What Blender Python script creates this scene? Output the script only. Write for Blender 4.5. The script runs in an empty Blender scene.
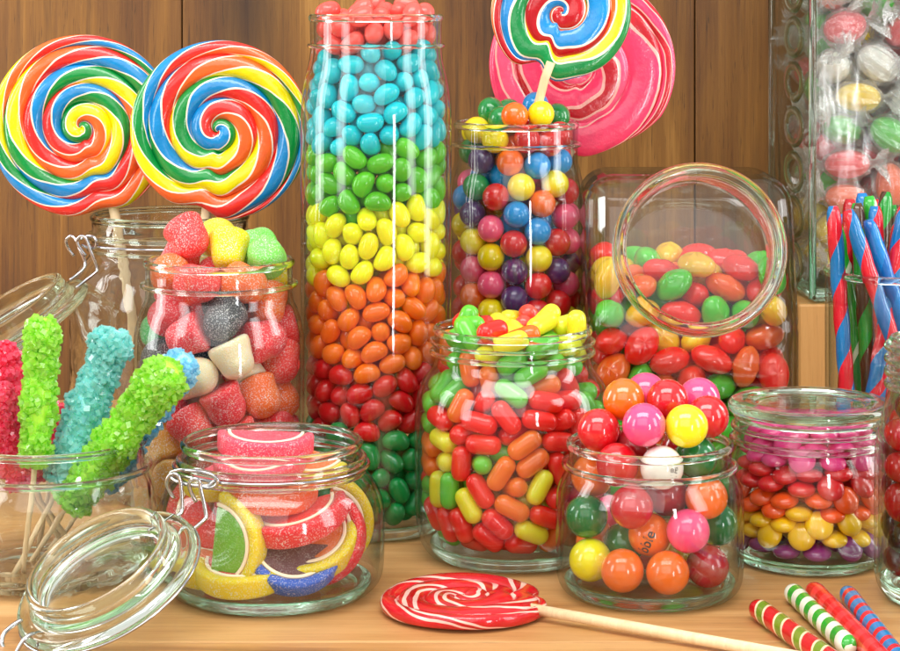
import bpy, bmesh, math, random
from mathutils import Vector, Matrix, Quaternion

# ------------------------------------------------------------------ camera, world, lights, exposure
C = bpy.context.scene.collection
sc = bpy.context.scene
R = math.radians
PI = math.pi
EYE = 0.40          # camera height above the table; the horizon runs along the top edge of the picture
F = 2200.0          # focal length in pixels of a 900 wide picture

cd = bpy.data.cameras.new('camera'); cam = bpy.data.objects.new('camera', cd); C.objects.link(cam)
cam.location = (0, 0, EYE); cam.rotation_euler = (R(90), 0, 0)
cd.sensor_width = 36; cd.lens = F / 900 * 36; cd.shift_y = -325.5 / 900
cd.clip_start = 0.05; cd.clip_end = 60
sc.camera = cam

w = bpy.data.worlds.new('World'); sc.world = w; w.use_nodes = True
wn = w.node_tree; wn.nodes.clear()
wo = wn.nodes.new('ShaderNodeOutputWorld'); wb = wn.nodes.new('ShaderNodeBackground')
tc = wn.nodes.new('ShaderNodeTexCoord'); sp = wn.nodes.new('ShaderNodeSeparateXYZ'); cr = wn.nodes.new('ShaderNodeValToRGB')
wn.links.new(tc.outputs['Generated'], sp.inputs[0]); wn.links.new(sp.outputs[2], cr.inputs[0])
cr.color_ramp.elements[0].position = 0.0; cr.color_ramp.elements[0].color = (0.42, 0.39, 0.36, 1)
cr.color_ramp.elements[1].position = 0.7; cr.color_ramp.elements[1].color = (1.0, 0.98, 0.95, 1)
wn.links.new(cr.outputs[0], wb.inputs[0]); wb.inputs[1].default_value = 0.84
wn.links.new(wb.outputs[0], wo.inputs[0])

def lamp(name, loc, target, sx, sy, power, col=(1, 1, 1)):
    l = bpy.data.lights.new(name, 'AREA'); l.shape = 'RECTANGLE'; l.size = sx; l.size_y = sy
    l.energy = power; l.color = col
    o = bpy.data.objects.new(name, l); C.objects.link(o); o.location = loc
    o.rotation_euler = (Vector(target) - Vector(loc)).to_track_quat('-Z', 'Y').to_euler()
    return o
lamp('softbox_overhead', (-0.10, 0.95, 1.35), (0, 1.66, 0.12), 1.3, 0.55, 17, (1, 0.985, 0.95))
lamp('softbox_front', (-0.30, -0.10, 0.95), (0.02, 1.65, 0.14), 1.7, 1.2, 10, (1, 0.99, 0.97))
lamp('softbox_side_left', (-1.25, 0.75, 0.55), (0, 1.65, 0.15), 0.35, 0.9, 6)
lamp('softbox_side_right', (1.25, 0.85, 0.55), (0, 1.65, 0.15), 0.35, 0.9, 6)
lamp('softbox_rim_left', (-1.0, 1.72, 0.42), (0, 1.66, 0.18), 0.22, 0.75, 5)
lamp('softbox_rim_right', (1.0, 1.66, 0.42), (0, 1.66, 0.18), 0.22, 0.75, 5)
lamp('strip_lamp', (0.53, 0.62, 0.12), (-0.05, 1.67, 0.2), 0.05, 0.46, 2.2)

sc.view_settings.view_transform = 'Standard'; sc.view_settings.look = 'None'
sc.view_settings.exposure = 0.0; sc.view_settings.gamma = 1
sc.render.engine = 'CYCLES'
cy = sc.cycles
cy.use_denoising = True
try: cy.denoiser = 'OPENIMAGEDENOISE'; cy.denoising_prefilter = 'ACCURATE'
except Exception: pass
cy.max_bounces = 32; cy.transparent_max_bounces = 48; cy.transmission_bounces = 28; cy.glossy_bounces = 20; cy.diffuse_bounces = 4
cy.caustics_refractive = True; cy.caustics_reflective = True; cy.blur_glossy = 0.4
cy.sample_clamp_indirect = 6.0

# ------------------------------------------------------------------ helpers
def srgb(h):
    h = h.lstrip('#'); v = [int(h[i:i+2], 16) / 255 for i in (0, 2, 4)]
    return tuple(((c + 0.055) / 1.055) ** 2.4 if c > 0.04045 else c / 12.92 for c in v)
def P(px, py, Y):                                    # the point at depth Y that this picture position shows
    return Vector(((px - 450) * Y / F, Y, EYE - py * Y / F))
def G(px, py, z=0.0):                                # the point at height z
    Y = (EYE - z) * F / py
    return P(px, py, Y)
def tag(o, label=None, cat=None, group=None, kind=None):
    if label: o['label'] = label
    if cat: o['category'] = cat
    if group: o['group'] = group
    if kind: o['kind'] = kind
    return o
def thing(name, label, cat, loc=(0, 0, 0), group=None, rotz=0):
    o = bpy.data.objects.new(name, None); C.objects.link(o); o.location = loc; o.rotation_euler = (0, 0, rotz)
    o.empty_display_size = 0.02
    return tag(o, label, cat, group)
def link(name, me, mat=None, parent=None):
    if mat is not None and not me.materials:
        for m in (mat if isinstance(mat, (list, tuple)) else [mat]): me.materials.append(m)
    o = bpy.data.objects.new(name, me); C.objects.link(o)
    if parent is not None: o.parent = parent
    return o
def mesh(name, vs, fs, smooth=True, uvs=None, mats=None, fix=True):
    me = bpy.data.meshes.new(name); me.from_pydata([tuple(v) for v in vs], [], fs)
    if uvs is not None:
        uv = me.uv_layers.new(name='UVMap')
        for i, u in enumerate(uvs): uv.data[i].uv = u
    if fix:
        bm = bmesh.new(); bm.from_mesh(me); bmesh.ops.recalc_face_normals(bm, faces=bm.faces); bm.to_mesh(me); bm.free()
    if mats:
        for i, m in enumerate(mats): me.polygons[i].material_index = m
    if smooth:
        for p in me.polygons: p.use_smooth = True
    me.update(); return me
def lathe(prof, n=96, closed=False, name='lathe', smooth=True):
    """prof: (r, z) points, r may be 0 at the ends; closed joins last to first"""
    vs = []; idx = []
    for r, z in prof:
        if r < 1e-7: idx.append([len(vs)] * n); vs.append((0, 0, z))
        else:
            idx.append(list(range(len(vs), len(vs) + n)))
            vs += [(r * math.cos(2*PI*i/n), r * math.sin(2*PI*i/n), z) for i in range(n)]
    fs = []
    m = len(prof)
    for j in range(m if closed else m - 1):
        a, b = idx[j], idx[(j+1) % m]
        for i in range(n):
            q = [a[i], a[(i+1) % n], b[(i+1) % n], b[i]]
            q2 = []
            for k in q:
                if k not in q2: q2.append(k)
            if len(q2) > 2: fs.append(q2)
    return mesh(name, vs, fs, smooth)
def curve_smooth(pts, n=6):
    """Catmull-Rom through the points (2 or 3 coordinates)"""
    out = []
    p = [Vector(q) for q in pts]
    for i in range(len(p) - 1):
        a = p[i-1] if i else p[0] * 2 - p[1]
        b, c = p[i], p[i+1]
        d = p[i+2] if i + 2 < len(p) else c * 2 - b
        for k in range(n):
            t = k / n
            out.append(0.5 * ((2*b) + (c-a)*t + (2*a-5*b+4*c-d)*t*t + (-a+3*b-3*c+d)*t**3))
    out.append(p[-1]); return out
def tube(pts, r, n=10, name='tube', caps=True, rad=None):
    pts = [Vector(p) for p in pts]; vs = []; fs = []
    up = None
    for i, p in enumerate(pts):
        t = (pts[min(i+1, len(pts)-1)] - pts[max(i-1, 0)]).normalized()
        if up is None:
            up = Vector((0, 0, 1)) if abs(t.z) < 0.9 else Vector((1, 0, 0))
        s = t.cross(up).normalized(); up = s.cross(t).normalized()
        rr = rad(i / max(1, len(pts)-1)) * r if rad else r
        for k in range(n):
            a = 2*PI*k/n; vs.append(p + s * math.cos(a) * rr + up * math.sin(a) * rr)
    for i in range(len(pts)-1):
        for k in range(n):
            fs.append((i*n+k, i*n+(k+1) % n, (i+1)*n+(k+1) % n, (i+1)*n+k))
    if caps:
        fs.append(tuple(range(n))); fs.append(tuple((len(pts)-1)*n + k for k in range(n)))
    return mesh(name, vs, fs)
def torus(Rr, r, z=0, sx=1.0, n=96, k=14, name='ring'):
    return lathe([(Rr + r * math.cos(2*PI*i/k), z + sx * r * math.sin(2*PI*i/k)) for i in range(k)], n, True, name)

# ------------------------------------------------------------------ materials
def newmat(name):
    m = bpy.data.materials.new(name); m.use_nodes = True; nt = m.node_tree; nt.nodes.clear()
    out = nt.nodes.new('ShaderNodeOutputMaterial'); return m, nt, out
def N(nt, t, **kw):
    n = nt.nodes.new(t)
    for k, v in kw.items():
        if k in n.inputs: n.inputs[k].default_value = v
        else: setattr(n, k, v)
    return n
def noise(nt, scale, detail=3, rough=0.5, coord='Object', mapping=None):
    tc = nt.nodes.new('ShaderNodeTexCoord'); n = N(nt, 'ShaderNodeTexNoise', Scale=scale, Detail=detail, Roughness=rough)
    if mapping:
        mp = nt.nodes.new('ShaderNodeMapping'); mp.inputs['Scale'].default_value = mapping
        nt.links.new(tc.outputs[coord], mp.inputs[0]); nt.links.new(mp.outputs[0], n.inputs[0])
    else: nt.links.new(tc.outputs[coord], n.inputs[0])
    return n
def principled(nt, out, **kw):
    b = nt.nodes.new('ShaderNodeBsdfPrincipled')
    for k, v in kw.items(): b.inputs[k].default_value = v
    nt.links.new(b.outputs[0], out.inputs[0]); return b
def bump(nt, b, src, strength, dist):
    bp = N(nt, 'ShaderNodeBump', Strength=strength, Distance=dist)
    nt.links.new(src, bp.inputs['Height']); nt.links.new(bp.outputs[0], b.inputs['Normal']); return bp

def solid_glass(name, tint=(0.93, 0.985, 0.955), ior=1.48, wob=0.25):
    m, nt, out = newmat(name)
    g = N(nt, 'ShaderNodeBsdfGlass', Roughness=0.0, IOR=ior); g.inputs['Color'].default_value = (*tint, 1)
    if wob:
        n = noise(nt, 28, 2); bump(nt, g, n.outputs[0], wob, 0.004)
    nt.links.new(g.outputs[0], out.inputs[0]); return m
def wall_glass(name, tint=(0.992, 0.998, 0.995), edge=(0.40, 0.50, 0.45), ior=1.5, wob=0.3, scale=14, rough=0.015):
    m, nt, out = newmat(name)
    lw = N(nt, 'ShaderNodeLayerWeight', Blend=0.14)
    mc = nt.nodes.new('ShaderNodeMix'); mc.data_type = 'RGBA'
    mc.inputs[6].default_value = (*tint, 1); mc.inputs[7].default_value = (*edge, 1)
    nt.links.new(lw.outputs['Facing'], mc.inputs[0])
    t = nt.nodes.new('ShaderNodeBsdfTransparent'); nt.links.new(mc.outputs[2], t.inputs[0])
    g = N(nt, 'ShaderNodeBsdfGlossy', Roughness=rough)
    n = noise(nt, scale, 2.0, mapping=(1, 1, 0.35)); bp = N(nt, 'ShaderNodeBump', Strength=wob, Distance=0.004)
    nt.links.new(n.outputs[0], bp.inputs['Height']); nt.links.new(bp.outputs[0], g.inputs['Normal'])
    sm = noise(nt, 35, 4, 0.65); sr = N(nt, 'ShaderNodeMapRange'); sr.inputs[1].default_value = .45; sr.inputs[2].default_value = .75; sr.inputs[3].default_value = rough; sr.inputs[4].default_value = rough + .10
    nt.links.new(sm.outputs[0], sr.inputs[0]); nt.links.new(sr.outputs[0], g.inputs['Roughness'])
    f0 = ((ior - 1) / (ior + 1)) ** 2                    # Schlick reflectance from the angle, the same on both faces
    lf = N(nt, 'ShaderNodeLayerWeight', Blend=0.5); pw = N(nt, 'ShaderNodeMath', operation='POWER'); pw.inputs[1].default_value = 5.0
    nt.links.new(lf.outputs['Facing'], pw.inputs[0]); fr = N(nt, 'ShaderNodeMath', operation='MULTIPLY_ADD'); fr.inputs[1].default_value = 0.85 * (1 - f0); fr.inputs[2].default_value = f0
    nt.links.new(pw.outputs[0], fr.inputs[0])
    mx = nt.nodes.new('ShaderNodeMixShader'); nt.links.new(fr.outputs[0], mx.inputs[0])
    nt.links.new(t.outputs[0], mx.inputs[1]); nt.links.new(g.outputs[0], mx.inputs[2])
    nt.links.new(mx.outputs[0], out.inputs[0]); return m
GLASS = solid_glass('thick_glass')
GLASSC = solid_glass('lid_glass', (0.955, 0.985, 0.96), 1.47, 0.12)
WALL = wall_glass('jar_wall_glass')
EMPTYGLASS = solid_glass('empty_jar_glass', (0.975, 0.99, 0.98), 1.46, 0.5)
CLEAR = wall_glass('clear_wall_glass', (0.97, 0.985, 0.97), (0.40, 0.50, 0.44), 1.62, 0.5, 9)

def coat_candy(name, col, rough=0.22, sss=0.25, coat=0.6, mott=0.12, rad=0.006):
    """hard panned sugar shell: gumballs, beans, chocolate lentils"""
    m, nt, out = newmat(name)
    b = principled(nt, out, **{'Roughness': rough, 'Coat Weight': coat, 'Coat Roughness': 0.06, 'Subsurface Weight': sss,
        'Subsurface Radius': (1, 0.5, 0.35), 'Subsurface Scale': rad, 'Specular IOR Level': 0.5})
    n = noise(nt, 160, 3); r = nt.nodes.new('ShaderNodeMix'); r.data_type = 'RGBA'
    oi = nt.nodes.new('ShaderNodeObjectInfo'); hs = nt.nodes.new('ShaderNodeHueSaturation')
    mr = N(nt, 'ShaderNodeMapRange'); mr.inputs[3].default_value = 1 - mott; mr.inputs[4].default_value = 1 + mott
    nt.links.new(oi.outputs['Random'], mr.inputs[0]); nt.links.new(mr.outputs[0], hs.inputs['Value'])
    r.inputs[6].default_value = (*col, 1); r.inputs[7].default_value = tuple(min(1, c * 0.8 + 0.05) for c in col) + (1,)
    mm = N(nt, 'ShaderNodeMapRange'); mm.inputs[1].default_value = 0.45; mm.inputs[2].default_value = 0.7; mm.inputs[4].default_value = 0.55
    nt.links.new(n.outputs[0], mm.inputs[0]); nt.links.new(mm.outputs[0], r.inputs[0])
    nt.links.new(r.outputs[2], hs.inputs['Color']); nt.links.new(hs.outputs[0], b.inputs['Base Color'])
    n2 = noise(nt, 70, 2); bump(nt, b, n2.outputs[0], 0.12, 0.002)
    return m
def jelly(name, col, trans=0.35, rough=0.12, sss=0.6, mott=0.12, bmp=0.2, bscale=120, coat=0.5):
    """gel candy that lets light in"""
    m, nt, out = newmat(name)
    b = principled(nt, out, **{'Roughness': rough, 'Coat Weight': coat, 'Coat Roughness': 0.05, 'Transmission Weight': trans,
        'IOR': 1.4, 'Subsurface Weight': sss, 'Subsurface Radius': (1, 0.6, 0.4), 'Subsurface Scale': 0.012})
    oi = nt.nodes.new('ShaderNodeObjectInfo'); hs = nt.nodes.new('ShaderNodeHueSaturation')
    mr = N(nt, 'ShaderNodeMapRange'); mr.inputs[3].default_value = 1 - mott; mr.inputs[4].default_value = 1 + mott
    nt.links.new(oi.outputs['Random'], mr.inputs[0]); nt.links.new(mr.outputs[0], hs.inputs['Value'])
    hs.inputs['Color'].default_value = (*col, 1); nt.links.new(hs.outputs[0], b.inputs['Base Color'])
    n = noise(nt, bscale, 3); bump(nt, b, n.outputs[0], bmp, 0.0015)
    return m
def sugared(name, col, white=0.55):
    """gel under a crust of sugar grains"""
    m, nt, out = newmat(name)
    b = principled(nt, out, **{'Roughness': 0.42, 'Transmission Weight': 0.12, 'Subsurface Weight': 0.75, 'Subsurface Radius': (1, 0.6, 0.4),
        'Subsurface Scale': 0.01, 'Specular IOR Level': 0.6})
    n = noise(nt, 1000, 1, 0.5); tc = nt.nodes.new('ShaderNodeTexCoord')
    v = N(nt, 'ShaderNodeTexVoronoi', Scale=900.0); nt.links.new(tc.outputs['Object'], v.inputs[0])
    mm = N(nt, 'ShaderNodeMapRange'); mm.inputs[1].default_value = 0.56; mm.inputs[2].default_value = 0.62; mm.inputs[4].default_value = white
    big = noise(nt, 60, 3); m2 = N(nt, 'ShaderNodeMapRange'); m2.inputs[1].default_value = 0.3; m2.inputs[2].default_value = 0.7; m2.inputs[3].default_value = 0.35; m2.inputs[4].default_value = 1.3
    mu = N(nt, 'ShaderNodeMath', operation='MULTIPLY')
    nt.links.new(n.outputs[0], mm.inputs[0]); nt.links.new(big.outputs[0], m2.inputs[0])
    nt.links.new(mm.outputs[0], mu.inputs[0]); nt.links.new(m2.outputs[0], mu.inputs[1])
    r = nt.nodes.new('ShaderNodeMix'); r.data_type = 'RGBA'; r.inputs[6].default_value = (*col, 1)
    r.inputs[7].default_value = tuple(0.2 * c + 0.78 for c in col) + (1,)
    nt.links.new(mu.outputs[0], r.inputs[0]); nt.links.new(r.outputs[2], b.inputs['Base Color'])
    bump(nt, b, v.outputs['Distance'], 0.5, 0.0010)
    return m
def stripes(name, cols, white=0.035, whitecol=(0.9, 0.82, 0.75), rough=0.16, wob=0.05, widths=None, mott=0.17, lines=True, sss=0.1):
    """pulled sugar: colour by the winding coordinate stored in the UV map"""
    m, nt, out = newmat(name)
    b = principled(nt, out, **{'Roughness': rough, 'Coat Weight': 0.5, 'Coat Roughness': 0.08, 'Subsurface Weight': sss,
        'Subsurface Radius': (1, 0.5, 0.35), 'Subsurface Scale': 0.003})
    uv = nt.nodes.new('ShaderNodeUVMap'); s = nt.nodes.new('ShaderNodeSeparateXYZ'); nt.links.new(uv.outputs[0], s.inputs[0])
    n = noise(nt, 22, 2); a = N(nt, 'ShaderNodeMath', operation='MULTIPLY_ADD'); a.inputs[1].default_value = wob
    nt.links.new(n.outputs[0], a.inputs[0]); nt.links.new(s.outputs[0], a.inputs[2])
    f = N(nt, 'ShaderNodeMath', operation='FRACT'); nt.links.new(a.outputs[0], f.inputs[0])
    r = nt.nodes.new('ShaderNodeValToRGB'); r.color_ramp.interpolation = 'CONSTANT'; nt.links.new(f.outputs[0], r.inputs[0])
    widths = widths or [1] * len(cols); tot = sum(widths); x = 0; stops = []
    for c, wd in zip(cols, widths):
        if lines and white: stops.append((x, whitecol)); stops.append((x + white, c))
        else: stops.append((x, c))
        x += wd / tot
    e = r.color_ramp.elements
    e[0].position = stops[0][0]; e[0].color = (*stops[0][1], 1); e[1].position = stops[1][0]; e[1].color = (*stops[1][1], 1)
    for p_, c_ in stops[2:]:
        k = e.new(p_); k.color = (*c_, 1)
    n2 = noise(nt, 45, 4, 0.6); hs = nt.nodes.new('ShaderNodeHueSaturation'); mr = N(nt, 'ShaderNodeMapRange')
    mr.inputs[1].default_value = 0.3; mr.inputs[2].default_value = 0.7; mr.inputs[3].default_value = 1 - mott; mr.inputs[4].default_value = 1 + mott
    nt.links.new(n2.outputs[0], mr.inputs[0]); nt.links.new(mr.outputs[0], hs.inputs['Value'])
    nt.links.new(r.outputs[0], hs.inputs['Color']); nt.links.new(hs.outputs[0], b.inputs['Base Color'])
    n3 = noise(nt, 95, 4, 0.65); bump(nt, b, n3.outputs[0], 0.42, 0.0018)
    return m
def plain(name, col, rough=0.5, metal=0.0, **kw):
    m, nt, out = newmat(name)
    b = principled(nt, out, **{'Roughness': rough, 'Metallic': metal, 'Base Color': (*col, 1), **kw})
    n = noise(nt, 90, 3); bump(nt, b, n.outputs[0], 0.08, 0.001)
    return m
def wood(name, cols, grain=(1, 14, 14), scale=4.0, rough=0.55, knots=0.0, bumpk=0.15, fine=60, island=0.0, coord='Object', bigw=0.55, pores=.25):
    m, nt, out = newmat(name)
    b = principled(nt, out, Roughness=rough)
    tcn = nt.nodes.new('ShaderNodeTexCoord'); oi = nt.nodes.new('ShaderNodeObjectInfo')
    vo = nt.nodes.new('ShaderNodeVectorMath'); vo.operation = 'ADD'
    cx = nt.nodes.new('ShaderNodeCombineXYZ')
    ml = N(nt, 'ShaderNodeMath', operation='MULTIPLY'); ml.inputs[1].default_value = 9.0
    nt.links.new(oi.outputs['Random'], ml.inputs[0])
    for i in range(3): nt.links.new(ml.outputs[0], cx.inputs[i])
    nt.links.new(tcn.outputs[coord], vo.inputs[0]); nt.links.new(cx.outputs[0], vo.inputs[1])
    mp = nt.nodes.new('ShaderNodeMapping'); mp.inputs['Scale'].default_value = grain; nt.links.new(vo.outputs[0], mp.inputs[0])
    n1 = N(nt, 'ShaderNodeTexNoise', Scale=scale, Detail=8.0, Roughness=0.62, Distortion=0.6); nt.links.new(mp.outputs[0], n1.inputs[0])
    mp2 = nt.nodes.new('ShaderNodeMapping'); mp2.inputs['Scale'].default_value = tuple(g ** 1.35 for g in grain); nt.links.new(vo.outputs[0], mp2.inputs[0])
    n2 = N(nt, 'ShaderNodeTexNoise', Scale=fine / 8, Detail=6.0, Roughness=0.7); nt.links.new(mp2.outputs[0], n2.inputs[0])
    big = N(nt, 'ShaderNodeTexNoise', Scale=3.2, Detail=2.0); mp3 = nt.nodes.new('ShaderNodeMapping')
    mp3.inputs['Scale'].default_value = tuple(g ** 0.45 for g in grain); nt.links.new(vo.outputs[0], mp3.inputs[0]); nt.links.new(mp3.outputs[0], big.inputs[0])
    a = N(nt, 'ShaderNodeMath', operation='MULTIPLY_ADD'); a.inputs[1].default_value = 0.45
    nt.links.new(n2.outputs[0], a.inputs[0]); nt.links.new(n1.outputs[0], a.inputs[2])
    a2 = N(nt, 'ShaderNodeMath', operation='MULTIPLY_ADD'); a2.inputs[1].default_value = bigw
    nt.links.new(big.outputs[0], a2.inputs[0]); nt.links.new(a.outputs[0], a2.inputs[2])
    r = nt.nodes.new('ShaderNodeValToRGB'); e = r.color_ramp.elements
    mr = N(nt, 'ShaderNodeMapRange'); mr.inputs[1].default_value = .46 + .29*bigw; mr.inputs[2].default_value = 1.0 + .69*bigw
    nt.links.new(a2.outputs[0], mr.inputs[0]); nt.links.new(mr.outputs[0], r.inputs[0])
    e[0].position = 0.0; e[0].color = (*cols[0], 1); e[1].position = 1.0; e[1].color = (*cols[-1], 1)
    for i, c in enumerate(cols[1:-1]):
        k = e.new((i + 1) / (len(cols) - 1)); k.color = (*c, 1)
    last = r.outputs[0]
    # open pores and darker growth streaks running with the grain
    for sc_p, lo, hi, amt, ex in ((46, .60, .70, pores, 1.0), (9, .56, .74, pores * .8, 1.15)):
        mpp = nt.nodes.new('ShaderNodeMapping'); mpp.inputs['Scale'].default_value = tuple(max(g, .4) ** ex if g > 2 else g * .8 for g in grain); nt.links.new(vo.outputs[0], mpp.inputs[0])
        npn = N(nt, 'ShaderNodeTexNoise', Scale=float(sc_p), Detail=3.0, Roughness=0.6, Distortion=0.8); nt.links.new(mpp.outputs[0], npn.inputs[0])
        mpr = N(nt, 'ShaderNodeMapRange'); mpr.inputs[1].default_value = lo; mpr.inputs[2].default_value = hi; mpr.inputs[4].default_value = amt
        nt.links.new(npn.outputs[0], mpr.inputs[0])
        mxp = nt.nodes.new('ShaderNodeMix'); mxp.data_type = 'RGBA'; nt.links.new(mpr.outputs[0], mxp.inputs[0])
        nt.links.new(last, mxp.inputs[6]); mxp.inputs[7].default_value = (*[c * .55 for c in cols[0]], 1); last = mxp.outputs[2]
    if knots:
        mp4 = nt.nodes.new('ShaderNodeMapping'); mp4.inputs['Scale'].default_value = tuple(0.42 if g < 2 else 1 for g in grain)
        nt.links.new(vo.outputs[0], mp4.inputs[0])
        v = N(nt, 'ShaderNodeTexVoronoi', Scale=5.0); nt.links.new(mp4.outputs[0], v.inputs[0])
        k = N(nt, 'ShaderNodeMapRange'); k.inputs[1].default_value = 0.02; k.inputs[2].default_value = 0.30; k.inputs[3].default_value = knots; k.inputs[4].default_value = 0
        nt.links.new(v.outputs['Distance'], k.inputs[0])
        mx = nt.nodes.new('ShaderNodeMix'); mx.data_type = 'RGBA'; nt.links.new(k.outputs[0], mx.inputs[0])
        nt.links.new(last, mx.inputs[6]); mx.inputs[7].default_value = (*[c * 0.35 for c in cols[0]], 1); last = mx.outputs[2]
    nt.links.new(last, b.inputs['Base Color'])
    bump(nt, b, a.outputs[0], bumpk, 0.002)
    return m

COUNTER = wood('pale_table_wood', [srgb('744722'), srgb('b5824c'), srgb('cb9c64'), srgb('d9b07a')], grain=(1.2, 15, 15), scale=3.0, rough=0.42, bumpk=0.12, bigw=.7)
WALLWOOD = wood('brown_wall_wood', [srgb('241304'), srgb('603a10'), srgb('865a1e'), srgb('b4843e')], grain=(13, 13, 0.75), scale=2.6, rough=0.6, knots=0.85, bumpk=0.45, bigw=.9, pores=.55)
BLOCKWOOD = wood('tan_block_wood', [srgb('a87840'), srgb('bd8c50'), srgb('cfa062')], grain=(16, 16, 1), scale=3.0, rough=0.5)
STICKWOOD = wood('pale_stick_wood', [srgb('d8b98c'), srgb('ead0a4'), srgb('f4e0bc')], grain=(20, 20, 2), scale=8.0, rough=0.5, bumpk=0.05)
STEEL = plain('bright_steel_wire', (0.50, 0.50, 0.52), 0.14, 1.0)
INK = plain('black_print', (0.03, 0.03, 0.035), 0.4)

# ------------------------------------------------------------------ setting: table, wall
def boxmesh(x0, x1, y0, y1, z0, z1, bev=0.0, seg=2):
    bm = bmesh.new()
    bmesh.ops.create_cube(bm, size=1, matrix=Matrix.Translation(((x0+x1)/2, (y0+y1)/2, (z0+z1)/2)) @ Matrix.Diagonal((x1-x0, y1-y0, z1-z0, 1)))
    if bev: bmesh.ops.bevel(bm, geom=bm.edges, offset=bev, segments=seg, affect='EDGES', profile=0.5)
    me = bpy.data.meshes.new('box'); bm.to_mesh(me); bm.free()
    return me
table = bpy.data.objects.new('tabletop', None); C.objects.link(table); tag(table, kind='structure')
seams = [2.30, 1.3705, 1.13, 0.90]
for i in range(3):
    p = link('board', boxmesh(-1.6, 1.6, seams[i+1] + 0.0006, seams[i] - 0.0006, -0.035, 0, 0.0016), COUNTER, table)
wall = thing('plank_wall', 'brown weathered wooden wall of upright planks behind all the jars', 'wall', (0, 2.2, 0))
xs = [-640, -330, 178-36, 387, 691, 985, 1280]   # plank seams
xs = [-1.30, -0.90, -0.585, -0.268, -0.066, 0.245, 0.555, 0.90, 1.3]
for i in range(len(xs) - 1):
    link('plank', boxmesh(xs[i] + 0.0005, xs[i+1] - 0.0005, 0.0, 0.025, -0.03, 0.95, 0.0014), WALLWOOD, wall)

# ------------------------------------------------------------------ jars
def offset_prof(prof, t):
    out = []
    for i, (r, z) in enumerate(prof):
        a = prof[max(i-1, 0)]; b = prof[min(i+1, len(prof)-1)]
        d = Vector((b[0]-a[0], b[1]-a[1]))
        if d.length < 1e-9: d = Vector((0, 1))
        d.normalize(); out.append((max(0, r - d.y * t), z + d.x * t))
    return out
def jar(name, label, X, Y, prof, rim_r, rim_z, rings, base_r, base_top, wallmat=None, t=0.0028, lip=0.0024, group=None, solid=None):
    """prof: outer wall from the foot up to the rim (r, z)"""
    wallmat = wallmat or WALL
    o = thing(name, label, 'jar', (X, Y, 0), group)
    sp_ = [(v.x, v.y) for v in curve_smooth(prof, 5)]
    top = rim_z - lip * 1.0
    if solid:                                            # one closed, refracting piece of thick glass
        outer = [(0, 0.0030), (base_r * .6, 0.0024), (base_r * .88, 0.0008)] + sp_[:-1] + [(rim_r - .0004, rim_z - .0012), (rim_r - .0012, rim_z)]
        inn = [(r, z) for r, z in offset_prof(sp_, t) if z > base_top + 0.002 and z < rim_z - .002]
        inner = [(rim_r - .0024, rim_z - .0006)] + inn[::-1] + [(inn[0][0] - .003, base_top + .0004), (base_r * .6, base_top - .001), (0, base_top - .0012)]
        link('body', lathe(outer + inner, 128, name='body'), solid, o)
        link('rim', torus(rim_r - lip * 0.55, lip, rim_z - lip * 0.2, 1.25, name='rim'), GLASS, o)
        for rr, rz, rt in rings: link('neck_ring', torus(rr + .0006, rt, rz, name='neck_ring'), GLASS, o)
        return o
    shell = [(max(0, r), z) for r, z in sp_ if z <= top]
    if len(shell) < len(sp_): shell.append((rim_r, top))
    inner = [(r, z) for r, z in offset_prof(shell, t) if z > base_top + 0.001]
    inner = [(inner[0][0], base_top + 0.001)] + inner
    out = lathe(shell, name='wall'); inn = lathe(inner, name='wall_in')
    bm = bmesh.new(); bm.from_mesh(out); bm.from_mesh(inn)
    me = bpy.data.meshes.new('body'); bm.to_mesh(me); bm.free()
    for p in me.polygons: p.use_smooth = True
    link('body', me, wallmat, o)
    link('rim', torus(rim_r - lip * 0.55, lip, rim_z - lip * 0.2, 1.25, name='rim'), GLASS, o)
    for rr, rz, rt in rings:
        link('neck_ring', torus(rr, rt, rz, name='neck_ring'), GLASS, o)
    # thick glass bottom with a pushed-up centre
    b = base_r; bt = base_top
    bp = [(0, 0.0035), (b * 0.55, 0.0028), (b * 0.86, 0.0012), (b * 0.93, 0.0004), (b * 0.985, 0.0022), (b + 0.0022, 0.0058), (b + 0.0035, bt * 0.9), (b + 0.0016, bt + 0.0005),
          (b * 0.95, bt - 0.0018), (b * 0.8, bt - 0.0030), (b * 0.4, bt - 0.0022), (0, bt - 0.0015)]
    link('base', lathe([(v.x, v.y) for v in curve_smooth(bp, 3)], name='base'), GLASS, o)
    return o

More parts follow.
